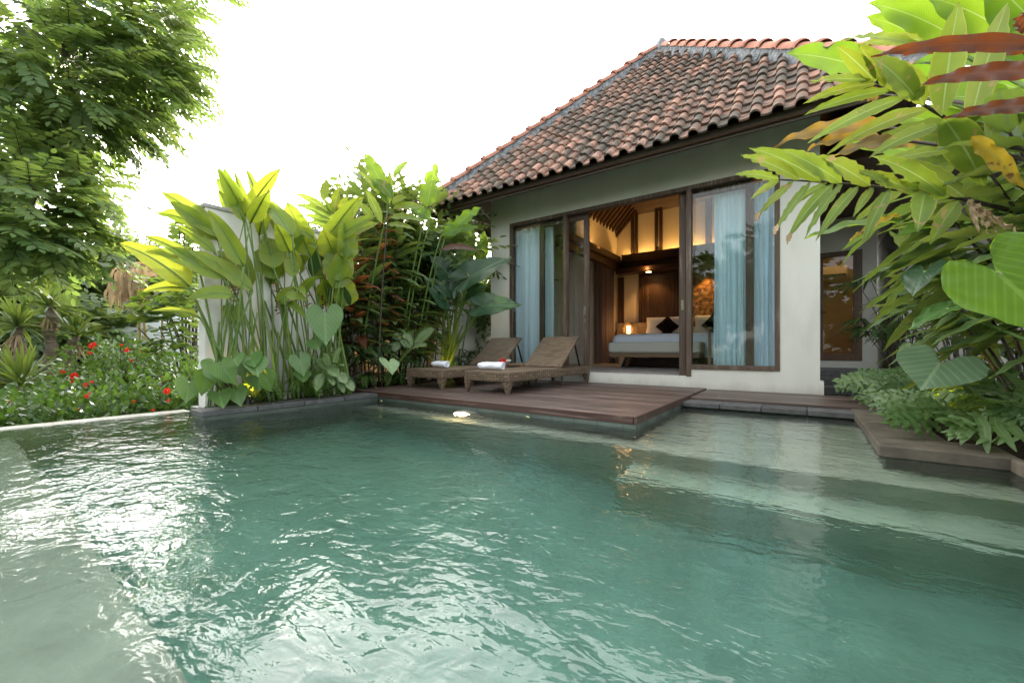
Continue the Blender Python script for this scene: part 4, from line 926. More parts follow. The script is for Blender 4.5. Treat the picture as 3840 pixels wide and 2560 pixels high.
for (bx_, by_, tx_, ty_, wd) in HL + HB:
    b0, t0 = C3(bx_, by_), C3(tx_, ty_)
    ci = 0 if b0[0] < 965 else (1 if b0[0] < 1110 else 2)
    back = (bx_, by_, tx_, ty_, wd) in HB
    dB = (3.75, 4.05, 4.35)[ci] + rs.uniform(-.18, .18) + (.15 if back else 0)
    clumps[ci][2].append(((bx_, by_, tx_, ty_, wd) in extra, W(*b0, d=dB), W(*t0, d=dB + rs.uniform(-.28, .22)), wd / 1.479 * dB / FPX))
for (tx_, ty_, bx_, by_, wd) in HS:
    dB = 3.55; clumps[0][2].append((False, W(bx_, by_, d=dB), W(tx_, ty_, d=dB - rs.uniform(.05, .3)), wd * dB / FPX))
for th_, g, lv in clumps:
    sm = MB()
    for k, (ex, p0, p1, wd) in enumerate(lv):
        b = MB(); ln = (p1 - p0).length; hz = abs((p1 - p0).normalized().z)
        a = rs.uniform(-.4, .4); upv = camside(p0, a, .1 + .5 * (1 - hz))
        bend = UP * (ln * (.10 + .12 * (1 - hz))) + V((rs.uniform(-.03, .03), rs.uniform(-.03, .03), 0))
        b.leaf(p0, p1, bend, upv, wd * 1.04, 16, 6, 'banana', .22 + rs.random() * .22, .012 * wd / .2, rs.uniform(2, 4), .0, None, rs)
        b.build('leaf', F['yellow'] if wd < .062 and k % 7 == 3 else F['heliconia'], th_, smooth=True)
        gg = g + V((rs.uniform(-.08, .10), rs.uniform(-.30, .30), 0))
        stalk(sm, gg, p0, .007 if ex else .014, .005 if ex else .007, .62); 
        mid = p0 + (p1 - p0) * .5 + bend * .5
        b2 = bez(p0, p1, (p0 + p1) / 2 + bend, 8); sm.tube([q - upv * .004 for q in b2], [.009 * (1 - i / 9) + .001 for i in range(9)], 5)
    for k in range(4):
        gg = g + V((rs.uniform(-.1, .1), rs.uniform(-.3, .3), 0)); stalk(sm, gg, gg + V((rs.uniform(-.1, .15), rs.uniform(-.15, .1), rs.uniform(.5, 1.1))), .014, .007, .7)
    sm.build('stem', M['stem'], th_, smooth=True)
    for k in range(2):
        b = MB(); c = g + V((.05, rs.uniform(-.3, .3), rs.uniform(.95, 1.15)))
        for q in range(5): b.leaf(c + V((0, 0, -.03 * q)), c + V((rs.uniform(.04, .1), rs.uniform(-.12, .12), -.03 * q + .02)), UP * .02, UP, .03, 4, 2, 'lance', .5, 0, 2, 0, .5, rs)
        b.build('flower', F['bronze_ginger'], th_, smooth=True)
t = thing('heart_leaf_plant', 'single large heart shaped leaf on a long stalk in front of the white wall', 'plant')
att = W(*C3(915, 950), d=3.95); b = MB(); b.heart(att, W(*C3(918, 1118), d=3.85) - att, camside(att, .1), .30, .33, .05, .015, 5, .1, .8, rs); b.build('leaf', F['philo'], t, smooth=True)
b = MB(); stalk(b, V((-4.3, 2.2, -.03)), att, .012, .006, .8); b.build('stem', M['stem'], t, smooth=True)
for att_, tip_, L_ in (((1000, 850), (975, 760), .26), ((930, 690), (960, 560), .45)):
    p = W(*C3(*att_), d=4.5); b = MB(); b.heart(p, W(*C3(*tip_), d=4.4) - p, camside(p, .4), L_, L_ * .95, .06, .02, 6, .1, .6, rs); b.build('leaf', F['alocasia'], t, smooth=True)
    b = MB(); stalk(b, V((-4.32, 2.6, -.03)), p, .012, .006, .8); b.build('stem', M['stem'], t, smooth=True)

# ---- cane gingers
def cane(mb_leaf, mb_stem, g, top, bend, n, ll, lw, t0=.35, spread=1.0, rs=rs, tipup=.25, r=.011, plane=None):
    g = V(g); top = V(top); m = (g + top) / 2 + V(bend); P = lambda t: g * (1 - t) ** 2 + m * (2 * t * (1 - t)) + top * t * t
    mb_stem.tube([P(i / 10) for i in range(11)], [r * (1 - .06 * i) for i in range(11)], 6)
    az = rs.uniform(0, PI) if plane is None else plane
    for i in range(n):
        t = t0 + (1 - t0) * i / (n - 1); p = P(t); T = ((m - g) * (1 - t) + (top - m) * t).normalized()
        q = 1 if i % 2 else -1
        aj = az + rs.uniform(-.75, .75); sdv = V((math.cos(aj), math.sin(aj), 0)); sdv = (sdv - T * sdv.dot(T)).normalized()
        d = (sdv * q * spread + T * (tipup + .9 * max(0, t - .8) * 3) + V((rs.uniform(-.25, .25), rs.uniform(-.25, .25), rs.uniform(-.15, .2)))).normalized()
        l = ll * rs.uniform(.75, 1.1) * (1.05 - .35 * abs(t - .65)); e = p + d * l - UP * (l * rs.uniform(.05, .65))
        mb_leaf.leaf(p, e, UP * (l * rs.uniform(.08, .2)), UP + V((rs.uniform(-.3, .3), rs.uniform(-.3, .3), 0)), lw * rs.uniform(.8, 1.15), 9, 4, 'lance', .25, .008, rs.uniform(3, 6), 0, None, rs)
CN = [((1150, 1285), (1090, 520), -4.9, 0), ((1230, 1285), (1250, 420), -5.0, 0), ((1320, 1285), (1400, 400), -5.1, 0), ((1410, 1285), (1500, 480), -5.1, 0), ((1280, 1285), (1330, 520), -4.6, 0), ((1380, 1285), (1460, 760), -4.6, 0), ((1470, 1285), (1560, 560), -5.0, 0), ((1520, 1285), (1640, 470), -5.3, 0), ((1090, 1285), (1060, 800), -4.6, 0), ((1230, 1285), (1240, 860), -4.55, 0),
      ((1100, 1270), (1005, 470), -4.75, 0), ((1165, 1285), (1120, 160), -4.85, 0), ((1215, 1280), (1205, 470), -4.70, 1), ((1240, 1290), (1290, 190), -4.8, 0), ((1300, 1290), (1440, 500), -4.75, 0),
      ((1390, 1290), (1560, 380), -5.0, 0), ((1330, 1290), (1360, 300), -4.95, 0), ((1060, 1290), (905, 320), -4.9, 0), ((1440, 1290), (1600, 600), -4.85, 0), ((1130, 1290), (1040, 640), -4.62, 1), ((1270, 1290), (1300, 640), -4.68, 0), ((1420, 1290), (1480, 640), -4.75, 0), ((1180, 1290), (1150, 760), -4.6, 0), ((1350, 1290), (1400, 800), -4.65, 0)]
labs = ['tall dark ginger with brown canes reaching above the wall near the eave', 'reddish bronze leaved ginger among the dark green canes', 'dark ginger thicket with drooping leaves beside the deck corner', 'bushy dark ginger behind the back lounger plants']
gr = [thing('ginger_plant', l, 'plant', 'ginger canes along the wall') for l in labs]
gl = [MB() for _ in gr]; gs = [MB() for _ in gr]
for i, (g_, t_, X_, red) in enumerate(CN):
    g0 = W(*C3(*g_), X=X_); g0.z = -.03; tp = W(*C3(*t_), X=X_ - .05); k = 1 if red else (0, 2, 3)[i % 3]
    h_ = tp.z; cane(gl[k], gs[k], g0, tp, V((rs.uniform(-.1, .1), rs.uniform(-.1, .1), .2)), int(20 + h_ * 7), .50, .115, .20, 1.0, rs, .25, .012)
for k in range(4):
    gl[k].build('foliage', F['bronze_ginger'] if k == 1 else F['dark_ginger'], gr[k], smooth=True); gs[k].build('stem', M['dark_stem'], gr[k], smooth=True)
# pale fan of ginger leaves against the sky, and dry blades
t = thing('fan_palm_ginger', 'pale backlit ginger with fanned leaves against the sky above the wall', 'plant'); b, s_ = MB(), MB()
for (bx_, by_, tx_, ty_, w_) in ((960, 400, 735, 270, 40), (970, 430, 750, 335, 45), (975, 455, 790, 395, 40), (960, 380, 1000, 235, 45), (950, 390, 905, 300, 35), (990, 470, 800, 440, 40), (985, 400, 1048, 290, 40), (1180, 420, 1090, 325, 45), (1230, 440, 1140, 255, 42), (1270, 340, 1095, 148, 36), (1290, 300, 1195, 195, 60), (1285, 330, 1370, 300, 40), (1290, 360, 1470, 355, 42), (1270, 410, 1490, 440, 40), (1260, 450, 1420, 480, 36), (1290, 250, 1265, 135, 22)):
    p0, p1 = W(*C3(bx_, by_), d=5.0), W(*C3(tx_, ty_), d=4.9); b.leaf(p0, p1, UP * (p1 - p0).length * .15, camside(p0, rs.uniform(-.5, .5), .6), w_ / 1.479 * 5 / FPX * 1.2, 9, 4, 'lance', .25, .01, 5, 0, None, rs)
for (gx_, gy_, tx_, ty_) in ((1000, 1280, 960, 380), (1210, 1280, 1270, 330)):
    stalk(s_, W(*C3(gx_, gy_), d=5.0), W(*C3(tx_, ty_), d=5.0), .012, .006, .7)
b.build('foliage', F['ginger'], t, smooth=True); s_.build('stem', M['dark_stem'], t, smooth=True)
# banana leaves below the eave
t = thing('banana_plant', 'bright banana plant with torn leaves below the roof corner', 'plant'); sm = MB()
for (bx_, by_, tx_, ty_, w_, d_, tear) in ((1480, 350, 1535, 105, 110, 5.6, .12), (1580, 520, 1782, 352, 90, 5.9, .25), (1560, 505, 1770, 462, 60, 5.8, .1), (1275, 330, 1130, 45, 100, 5.0, .05), (1500, 420, 1360, 330, 70, 5.6, .1), (1690, 640, 1720, 440, 110, 6.6, .1), (1780, 700, 1800, 480, 80, 6.8, .1)):
    b = MB(); p0, p1 = W(*C3(bx_, by_), d=d_), W(*C3(tx_, ty_), d=d_); b.leaf(p0, p1, UP * (p1 - p0).length * .12, camside(p0, rs.uniform(-.4, .4), .4), w_ / 1.479 * d_ / FPX, 18, 6, 'banana', .25, .02, 4, tear, None, rs); b.build('leaf', F['banana'], t, smooth=True)
    g0 = W(*C3(bx_, 1250), d=d_); stalk(sm, (g0.x * .5 - 2.65, g0.y, -.05), p0, .014, .008, .8)
sm.build('stem', M['stem'], t, smooth=True)
# elephant ears beside the house
t = thing('elephant_ear', 'large dark elephant ear plant beside the house corner and lounger', 'plant'); sm = MB(); g0 = V((-4.75, 4.95, -.03))
for (ax_, ay_, tx_, ty_, L_, wk, d_, an) in ((1640, 782, 1950, 605, .88, .52, 6.05, .35), (1735, 905, 1985, 880, .72, .55, 6.0, .2), (1600, 860, 1530, 790, .52, .9, 6.2, -.2), (1675, 700, 1640, 800, .5, .9, 6.3, .3), (1600, 720, 1545, 660, .42, .9, 6.3, .1), (1690, 830, 1780, 790, .4, .8, 6.3, .0)):
    p = W(*C3(ax_, ay_), d=d_); q = W(*C3(tx_, ty_), d=d_ - .1); b = MB(); b.heart(p + (q - p) * .25, q - p, camside(p, an, .7), L_ * .78, L_ * wk * 1.05, .10, .022, 9, .12, .4, rs); b.build('leaf', F['alocasia'], t, smooth=True)
    stalk(sm, g0 + V((rs.uniform(-.1, .1), rs.uniform(-.1, .1), 0)), p + (q - p) * .25, .040, .014, .75)
for k in range(4): stalk(sm, g0 + V((rs.uniform(-.12, .12), rs.uniform(-.1, .1), 0)), g0 + V((rs.uniform(-.5, .3), rs.uniform(-.3, .3), rs.uniform(.7, 1.2))), .045, .012, .7)
sm.build('stem', M['stem'], t, smooth=True)
b = MB(); p0, p1 = W(*C3(1550, 590), d=5.6), W(*C3(1780, 600), d=5.5); b.leaf(p0, p1, UP * .12, camside(p0, .3, .6), .10, 10, 4, 'lance', .3, .015, 4, 0, None, rs); b.build('leaf', F['bronze_ginger'], t, smooth=True)

# ---- low plants along the coping
def hearts(name, label, pts, L_, d_, g, mat=F['philo'], wk=.85, grp=None):
    t = thing(name, label, 'plant', grp); sm = MB()
    for (x, y, tx, ty) in pts:
        p = W(*C3(x, y), d=d_ + rs.uniform(-.12, .12)); q = W(*C3(tx, ty), d=d_ - .08); b = MB(); l = L_ * rs.uniform(.85, 1.15)
        b.heart(p, q - p, camside(p, rs.uniform(-.6, .6), .45), l * .75, l * wk, .06, .014, 6, .12, .8, rs); b.build('leaf', mat, t, smooth=True)
        stalk(sm, g + V((rs.uniform(-.05, .05), rs.uniform(-.08, .08), 0)), p, .007, .004, .5)
    sm.build('stem', M['dark_stem'], t, smooth=True); return t
hearts('philodendron', 'green heart leaf plant at the wall end hanging over the coping', [(160, 1330, 150, 1410), (255, 1290, 240, 1380), (300, 1220, 270, 1260), (330, 1390, 350, 1450), (350, 1240, 390, 1290), (410, 1190, 430, 1230), (300, 1260, 350, 1300)], .22, 3.45, V((-4.24, 1.62, -.03)))
hearts('philodendron', 'green heart leaf plant above the yellow garden spotlight', [(455, 1225, 460, 1300), (545, 1300, 550, 1380), (425, 1370, 440, 1420), (530, 1210, 540, 1260), (590, 1290, 610, 1340), (500, 1180, 520, 1220)], .21, 3.6, V((-4.24, 1.92, -.03)))
hearts('philodendron', 'bright arrow leaf plant between ferns and mottled leaves', [(775, 1195, 790, 1255), (790, 1275, 800, 1320), (860, 1090, 880, 1140), (740, 1170, 730, 1200), (1270, 1210, 1290, 1260)], .22, 4.0, V((-4.26, 2.35, -.03)))
def dieff(label, pts, d_, g):
    t = thing('dieffenbachia', label, 'plant', 'mottled leaf plants'); sm = MB(); b = MB()
    for (x, y, tx, ty, w_) in pts:
        p0, p1 = W(*C3(x, y), d=d_ + .05), W(*C3(tx, ty), d=d_ - rs.uniform(0, .15)); l = (p1 - p0).length
        b.leaf(p0, p1, UP * l * .12, camside(p0, rs.uniform(-.4, .4), .5), w_ / 1.479 * d_ / FPX * 1.25, 9, 6, 'oval', .25, .006, 3, 0, None, rs); stalk(sm, g + V((rs.uniform(-.05, .05), rs.uniform(-.05, .05), 0)), p0, .009, .005, .7)
    b.build('foliage', F['dieff'], t, smooth=True); sm.build('stem', M['stem'], t, smooth=True)
dieff('white mottled leaf plant overhanging the coping near the deck corner', [(930, 1250, 870, 1190, 50), (940, 1240, 905, 1160, 45), (965, 1225, 1010, 1130, 55), (935, 1230, 985, 1290, 70), (900, 1270, 870, 1370, 55), (985, 1265, 1030, 1330, 60), (1010, 1290, 1075, 1370, 50), (985, 1300, 1020, 1380, 40), (940, 1280, 960, 1340, 45), (870, 1250, 845, 1180, 45), (970, 1240, 1020, 1230, 40)], 4.15, V((-4.24, 2.72, -.03)))
dieff('white mottled leaf plant among the dark canes behind the back lounger', [(1390, 1130, 1355, 1050, 60), (1410, 1120, 1525, 1025, 65), (1380, 1130, 1330, 1090, 40), (1330, 1100, 1290, 1150, 45), (1400, 1130, 1480, 1120, 45), (1290, 1110, 1250, 1160, 45), (1340, 1080, 1290, 1070, 40)], 5.4, V((-4.65, 3.6, -.03)))
def fernplant(name, label, g, n, r_, mat=F['fern'], ll=.03, grp='ferns along the bed', up_=.30):
    t = thing(name, label, 'fern', grp); b = MB()
    for k in range(n):
        a = 2 * PI * k / n + rs.uniform(-.3, .3); rr = r_ * rs.uniform(.7, 1.1); d = V((math.cos(a), math.sin(a), 0))
        b.pinnate(V(g), V(g) + d * rr + UP * rs.uniform(.02, .14), UP * up_ * rs.uniform(.8, 1.2), UP, 22, ll * 1.3, .011, 1.35, .1, None, rs, None, .08)
    b.build('fronds', mat, t, smooth=True)
fernplant('fern', 'small fern glowing beside the garden spotlight', (-4.20, 1.80, -.03), 12, .25)
fernplant('fern', 'green sword fern at the coping under the banana-leaved stems', (-4.20, 2.28, -.03), 16, .32)
fernplant('fern', 'sword fern left of the white mottled plant', (-4.20, 2.50, -.03), 14, .28)
fernplant('fern', 'dark fern at the deck corner below the lady palm', (-4.62, 3.25, -.03), 16, .30)
fernplant('fern', 'dark fern beside the left leg of the back lounger', (-4.66, 3.75, -.03), 16, .30)
def palm(label, g, ns, h, r_, seed, mat=F['rhapis'], name='lady_palm', fl=.30):
    rs2 = random.Random(seed); t = thing(name, label, 'palm', 'lady palms'); b, sm = MB(), MB(); g = V(g)
    for k in range(ns):
        a = rs2.uniform(0, 2 * PI); e = g + V((math.cos(a), math.sin(a), 0)) * rs2.uniform(.1, r_) + UP * rs2.uniform(.35, 1) * h
        stalk(sm, g + V((rs2.uniform(-.08, .08), rs2.uniform(-.08, .08), 0)), e, .007, .004, .7, 6, 5)
        out = (e - g); out.z = 0; out = out.normalized() if out.length > .01 else V((1, 0, 0)); s2 = out.cross(UP)
        for q in range(8):
            an = -1.6 + 3.2 * q / 7; d = out * math.cos(an) + s2 * math.sin(an); l = fl * rs2.uniform(.8, 1.1)
            b.leaf(e, e + d * l - UP * (l * rs2.uniform(.15, .6)), UP * l * .18, UP, .035, 6, 2, 'strap', .3, 0, 3, 0, None, rs2)
    b.build('foliage', mat, t, smooth=True); sm.build('stem', M['dark_stem'], t, smooth=True)
palm('dark lady palm with finger-like leaves behind the deck corner', (-4.68, 3.05, -.03), 22, .62, .38, 1)
palm('dark lady palm below the ginger canes beside the back lounger', (-4.80, 3.9, -.03), 20, .60, .35, 2)
palm('shaded lady palm at the foot of the elephant ear stalks', (-4.85, 5.4, -.03), 16, .55, .35, 3)

# ---- garden spotlights (lit)
def spotlight(label, loc, to, e, color=(1, .62, .05)):
    t = thing('garden_spotlight', label, 'lamp', 'garden spotlights in the beds'); loc = V(loc); d = (V(to) - loc).normalized(); t.location = loc
    b = MB(); b.tube([-d * .05, d * .03], [.030, .036], 12); b.tube([V((0, 0, -.08)), V((0, 0, 0)) - d * .03], .008, 6); b.build('body', M['dark_metal'], t, smooth=False)
    b = MB(); p = d * .024; s1 = d.cross(V((.3, .2, .9))).normalized(); s2 = d.cross(s1); b.add([tuple(p + d * .008 + (s1 * math.cos(2 * PI * k / 14) + s2 * math.sin(2 * PI * k / 14)) * .029) for k in range(14)], [tuple(range(14))]); b.build('bulb', glow('spot_glow', color, 12), t)
    lamp('garden_spot_light', 'SPOT', loc + d * .06, e, color, to, .02, 95)
sp = W(*C3(485, 1420), X=-4.17)
spotlight('small black spotlight with yellow beam on the coping bed', (sp.x, sp.y, .03), (sp.x - .12, sp.y + .10, .5), 5)
spotlight('small spotlight lighting the elephant ear stalks yellow', (-4.60, 4.55, .03), (-4.85, 5.05, .7), 2.2)
spotlight('small spotlight washing the white wall orange behind the canes', (-4.95, 4.1, .03), (-5.7, 4.2, .9), 6, (1, .50, .16))
# ------------------------------------------------------------------ trees, hedge and far garden on the left
rs = random.Random(23)
def foliage(mb, c, r, n, ll, lw, k=7, bias=V((0, 0, -.3)), rs=rs, shell=.55, length=.45, stem=None):
    """pinnate sprays through an ellipsoid, denser towards its skin"""
    c = V(c)
    for _ in range(n):
        u = V((rs.gauss(0, 1), rs.gauss(0, 1), rs.gauss(0, 1))).normalized(); q = shell + (1 - shell) * rs.random() ** .7
        if rs.random() < .25: q *= rs.random()
        p = c + V((u.x * r[0], u.y * r[1], u.z * r[2])) * q
        d = (u * .7 + bias + V((rs.uniform(-.5, .5), rs.uniform(-.5, .5), rs.uniform(-.3, .3)))).normalized(); l = length * rs.uniform(.7, 1.2)
        mb.pinnate(p, p + d * l, UP * l * .14 + V((0, 0, 0)), UP + u * .4, k, ll, lw, 1.05, .25, min(1, max(0, rs.gauss(.5, .22))), rs, stem)
big = thing('leafy_tree', 'large leafy tree with feathery compound leaves overhanging the pool edge', 'tree')
cr = MB(); tk = MB(); tw = MB()
CL = [(100, 80, 4.1, 290, 220, 130), (430, 80, 4.3, 220, 180, 100), (540, 250, 4.45, 150, 125, 80), (300, 330, 4.0, 240, 180, 120), (60, 470, 3.8, 190, 190, 100), (430, 440, 4.3, 120, 80, 38), (100, 680, 3.6, 150, 120, 55), (110, 800, 3.5, 160, 100, 60),
      (60, 900, 3.4, 130, 70, 36), (250, 860, 3.8, 120, 70, 30), (-180, 300, 4.0, 250, 300, 110), (-170, 780, 3.6, 200, 260, 80), (300, -220, 4.3, 420, 230, 130), (340, 690, 3.9, 110, 34, 14), (270, 950, 3.9, 120, 36, 16), (580, 110, 4.6, 110, 110, 36), (180, 550, 4.1, 120, 70, 28), (630, 320, 4.5, 70, 60, 18)]
for (x, y, d, rx, ry, n) in CL:
    c = W(x, y, d=d); foliage(cr, c, (rx * d / FPX, rx * d / FPX * .9, ry * d / FPX), int(n * 1.05), .086, .038, 7, RT * .55 - UP * .42, rs, .5, .42, tw)
cr.build('crown', F['tree'], big, smooth=True)
base = W(-330, 1560, d=4.6); base.z = -.55; tp = [base, W(-200, 1150, d=4.8), W(60, 820, d=4.8), W(160, 620, d=4.6), W(270, 400, d=4.4), W(260, 150, d=4.3), W(330, -250, d=4.3)]
tk.tube(tp, [.12, .10, .095, .085, .075, .06, .04], 10)
for (x, y, d, rx, ry, n) in CL:
    e = W(x, y, d=d); s_ = min(tp[1:], key=lambda q: (q - e).length); m_ = (s_ + e) / 2 + UP * .15; tk.tube(bez(s_, e, m_, 6), [.03 - .003 * i for i in range(7)], 6)
tk.build('trunk', M['bark'], big, smooth=True); tw.build('twig', M['dark_stem'], big)
# ---- dracaenas
def rosette(mb, c, n, ln, w, rs, lo=-.5, hi=1.4, bendk=.15):
    for k in range(n):
        a = rs.uniform(0, 2 * PI); el = lo + (hi - lo) * ((k + rs.random()) / n); l = ln * rs.uniform(.75, 1.1)
        d = V((math.cos(a) * math.cos(el), math.sin(a) * math.cos(el), math.sin(el)))
        mb.leaf(c, c + d * l - UP * (l * rs.uniform(.02, .2)), UP * l * bendk, UP if abs(d.z) < .9 else V((1, 0, 0)), w, 6, 2, 'strap', .35, 0, 2, 0, None, rs)
def dracaena(label, path, d, ln, n, r, lo=-.5, hi=1.4):
    t = thing('dracaena', label, 'tree', 'dracaenas beyond the pool edge'); P = [W(*C2(x, y), d=d) for x, y in path]; b = MB(); b.tube([V((P[0].x, P[0].y, -.55))] + P, [r * 1.2] + [r * (1.1 - .25 * i / len(P)) for i in range(len(P))], 10); b.build('trunk', M['ring_bark'], t, smooth=True)
    b = MB(); rosette(b, P[-1], n, ln, .034, rs, lo, hi); b.build('crown', F['dracaena'], t)
    b = MB(); rosette(b, P[-1] - UP * .06, 22, ln * .6, .022, rs, -1.45, -.9, -.02); b.build('dead_leaves', F['dry'], t)
dracaena('tallest curved dracaena with its crown lost among the tree leaves', [(315, 1090), (308, 960), (345, 870), (315, 790), (342, 690), (325, 610)], 6.0, .50, 70, .062)
dracaena('leaning dracaena with drooping crown at far left', [(140, 950), (125, 870), (108, 800), (118, 735)], 5.7, .48, 70, .06, -.6, 1.4)
dracaena('short dracaena with upright fan crown above the red flowers', [(462, 985), (460, 900), (480, 830), (492, 800)], 6.2, .42, 80, .06, -.1, 1.45)
t = thing('spiky_plant', 'stemless spiky strap leaf plant behind the hedge at far left', 'plant'); b = MB(); c = W(*C2(140, 1130), d=5.2); rosette(b, c, 75, .62, .040, rs, .1, 1.45, .08); b.build('foliage', F['dracaena'], t)
t = thing('spiky_plant', 'small spiky strap leaf plant in front of the pale blue wall', 'plant'); b = MB(); c = W(*C2(745, 980), d=7.6); rosette(b, c, 40, .40, .03, rs, 0, 1.45, .08); b.build('foliage', F['dracaena'], t)
t = thing('spiky_plant', 'half hidden spiky plant between the dracaena trunks', 'plant'); b = MB(); c = W(*C2(420, 1130), d=5.8); rosette(b, c, 40, .45, .03, rs, 0, 1.45, .08); b.build('foliage', F['dracaena'], t)
# ---- hibiscus hedge: bush by bush
BU = [(-5.55, -.55, .55, .06), (-5.50, .15, .50, -.03), (-5.45, .80, .50, .03), (-5.50, 1.40, .48, .08), (-6.20, .35, .62, -.04), (-6.25, 1.15, .62, .14), (-6.35, 1.95, .60, .26), (-6.95, .75, .65, .02), (-7.0, 1.30, .55, .50), (-6.9, 1.75, .55, .34), (-5.50, 2.05, .40, .18)]
BL = ['low hibiscus bush at the near end of the pool edge', 'hibiscus bush against the pool edge below the spiky plant', 'hibiscus bush against the middle of the pool edge', 'hibiscus bush touching the dark coping at the wall end', 'hibiscus bush in the second row at the left', 'hibiscus bush in the second row centre with red blooms', 'hibiscus bush beside the end of the white garden wall', 'tall hibiscus bush around the short dracaena trunk', 'tallest hibiscus bush in front of the pale blue wall', 'rear hibiscus bush under the round-leaved shrub', 'small hibiscus bush tucked against the garden wall']
bush = []
for (x, y, r, top), lab in zip(BU, BL):
    t = thing('hibiscus_bush', lab, 'shrub', 'hibiscus bushes along the pool edge'); b = MB(); s_ = MB()
    zb = -.50; n = int(2300 * r / .6)
    for k in range(26):
        a = rs.uniform(0, 2 * PI); e = V((x + math.cos(a) * r * rs.random(), y + math.sin(a) * r * rs.random(), zb + (top - zb) * rs.uniform(.6, 1.0)))
        stalk(s_, (x + rs.uniform(-.1, .1), y + rs.uniform(-.1, .1), zb), e, .008, .003, .5, 5, 4)
    for k in range(n):
        u = V((rs.gauss(0, 1), rs.gauss(0, 1), abs(rs.gauss(0, 1)) * 1.2 - .2)).normalized(); q = rs.uniform(.55, 1.08)
        bumpy = 1 + .13 * math.sin(u.x * 7 + x * 5) * math.sin(u.y * 6 + y * 3) + .08 * math.sin(u.z * 11 + u.x * 9)
        p = V((x + u.x * r * q * bumpy, y + u.y * r * q * bumpy, zb + .05 + (top - zb) * max(0.02, (.35 + .65 * u.z) * q * bumpy)))
        if p.x > -4.98 : continue
        d = (u + V((rs.uniform(-.8, .8), rs.uniform(-.8, .8), rs.uniform(-.5, .6)))).normalized(); l = .060 * rs.uniform(.6, 1.25)
        b.leaflet(p, d, (u + UP * .6 + V((rs.uniform(-.6, .6), rs.uniform(-.6, .6), 0))).normalized(), l, l * .62, min(1, max(0, rs.gauss(.45, .28))))
    b.build('foliage', F['hibiscus'], t, smooth=True); s_.build('stem', M['dark_stem'], t, smooth=True); bush.append((t, V((x, y, top)), r))
FL = [(610, 865, 25), (590, 912, 16), (825, 893, 20), (797, 862, 12), (855, 960, 12), (410, 1035, 15), (482, 1063, 26), (475, 1105, 18), (560, 1120, 15), (583, 1192, 26), (80, 1222, 22), (890, 1122, 17), (872, 1230, 15), (1065, 1080, 26), (1172, 1092, 20), (1090, 1160, 22), (1100, 1222, 11), (605, 1045, 8), (1000, 1285, 12), (510, 1280, 9), (735, 1025, 9), (1175, 1115, 20), (600, 1100, 12)]
for (x, y, s_) in FL:
    px, py = C2(x, y)
    best = None
    for (t, c, r) in bush:
        # where the view ray meets the bush's skin
        h = W(px, py, d=1.0) - CAM
        for i in range(200):
            q = CAM + h * (3 + i * .03); zz = -.5
            e = V(((q.x - c.x) / r, (q.y - c.y) / r, (q.z + .45) / (c.z + .5)))
            if e.length < 1.02:
                if best is None or 3 + i * .03 < best[0]: best = (3 + i * .03, q, t)
                break
    if best is None:
        t, c, r = min(bush, key=lambda g: (W(px, py, d=(g[1] - CAM).dot(FW)) - g[1]).length); dd = (c - CAM).dot(FW); best = (dd, W(px, py, d=dd), t)
    dd, q, t = best; a, s2 = MB(), MB(); q = q - (q - CAM).normalized() * .03
    hibiscus(a, s2, q, (CAM - q).normalized() + V((rs.uniform(-.5, .5), rs.uniform(-.5, .5), rs.uniform(-.1, .6))), s_ / 1.742 * dd / FPX * .95, rs)
    fo = a.build('flower', M['red_petal'], t, smooth=True); s2.build('stamen', M['yellow_stamen'], fo)
# ---- round-leaved shrub, dry palm and canes near the blue wall
t = thing('round_leaf_shrub', 'round-leaved shrub with dark stems in front of the pale blue wall', 'shrub'); b, s_ = MB(), MB()
for k in range(9):
    gx_ = 1195 + k * 14; g0 = W(*C2(gx_, 960), d=6.6); g0.z = -.5; tx_ = rs.uniform(900, 1300); tp_ = W(*C2(tx_, rs.uniform(560, 760)), d=6.6 + rs.uniform(-.3, .3)); stalk(s_, g0, tp_, .02, .008, .8)
def roundleaves(n, x0, x1, y0, y1, d, sz):
    for k in range(n):
        p = W(*C2(rs.uniform(x0, x1), rs.uniform(y0, y1)), d=d + rs.uniform(-.5, .4)); a = rs.uniform(0, 6.28); dr_ = V((math.cos(a), math.sin(a), rs.uniform(-.4, .2))).normalized(); l = sz * rs.uniform(.7, 1.15)
        b.leaf(p, p + dr_ * l, UP * l * .1, UP + V((rs.uniform(-.5, .5), rs.uniform(-.5, .5), 0)), l * .95, 5, 4, 'oval', .18, .004, 2, 0, None, rs)
roundleaves(120, 870, 1130, 580, 700, 6.5, .17); roundleaves(120, 1000, 1310, 720, 960, 6.4, .16); roundleaves(70, 1130, 1310, 480, 720, 6.6, .16); roundleaves(60, 870, 1090, 830, 930, 6.3, .16); roundleaves(110, 900, 1310, 390, 600, 6.9, .18)
b.build('foliage', F['round'], t, smooth=True); s_.build('stem', M['dark_stem'], t, smooth=True)
t = thing('round_leaf_shrub', 'tall round-leaved treetop against the sky left of the grey wall end', 'shrub'); b, s_ = MB(), MB()
for k in range(5): g0 = W(*C2(1200 + k * 20, 980), d=7.4); g0.z = -.5; stalk(s_, g0, W(*C2(1170 + k * 30, 80 + 30 * (k % 3)), d=7.4), .028, .008, .85)
roundleaves(150, 1120, 1300, 40, 300, 7.4, .15); roundleaves(60, 1200, 1310, 260, 480, 7.4, .15); b.build('foliage', F['round'], t, smooth=True); s_.build('stem', M['dark_stem'], t, smooth=True)
t = thing('dry_palm', 'dying palm with hanging tan fronds and yellow canes before the blue wall', 'palm'); b, s_ = MB(), MB()
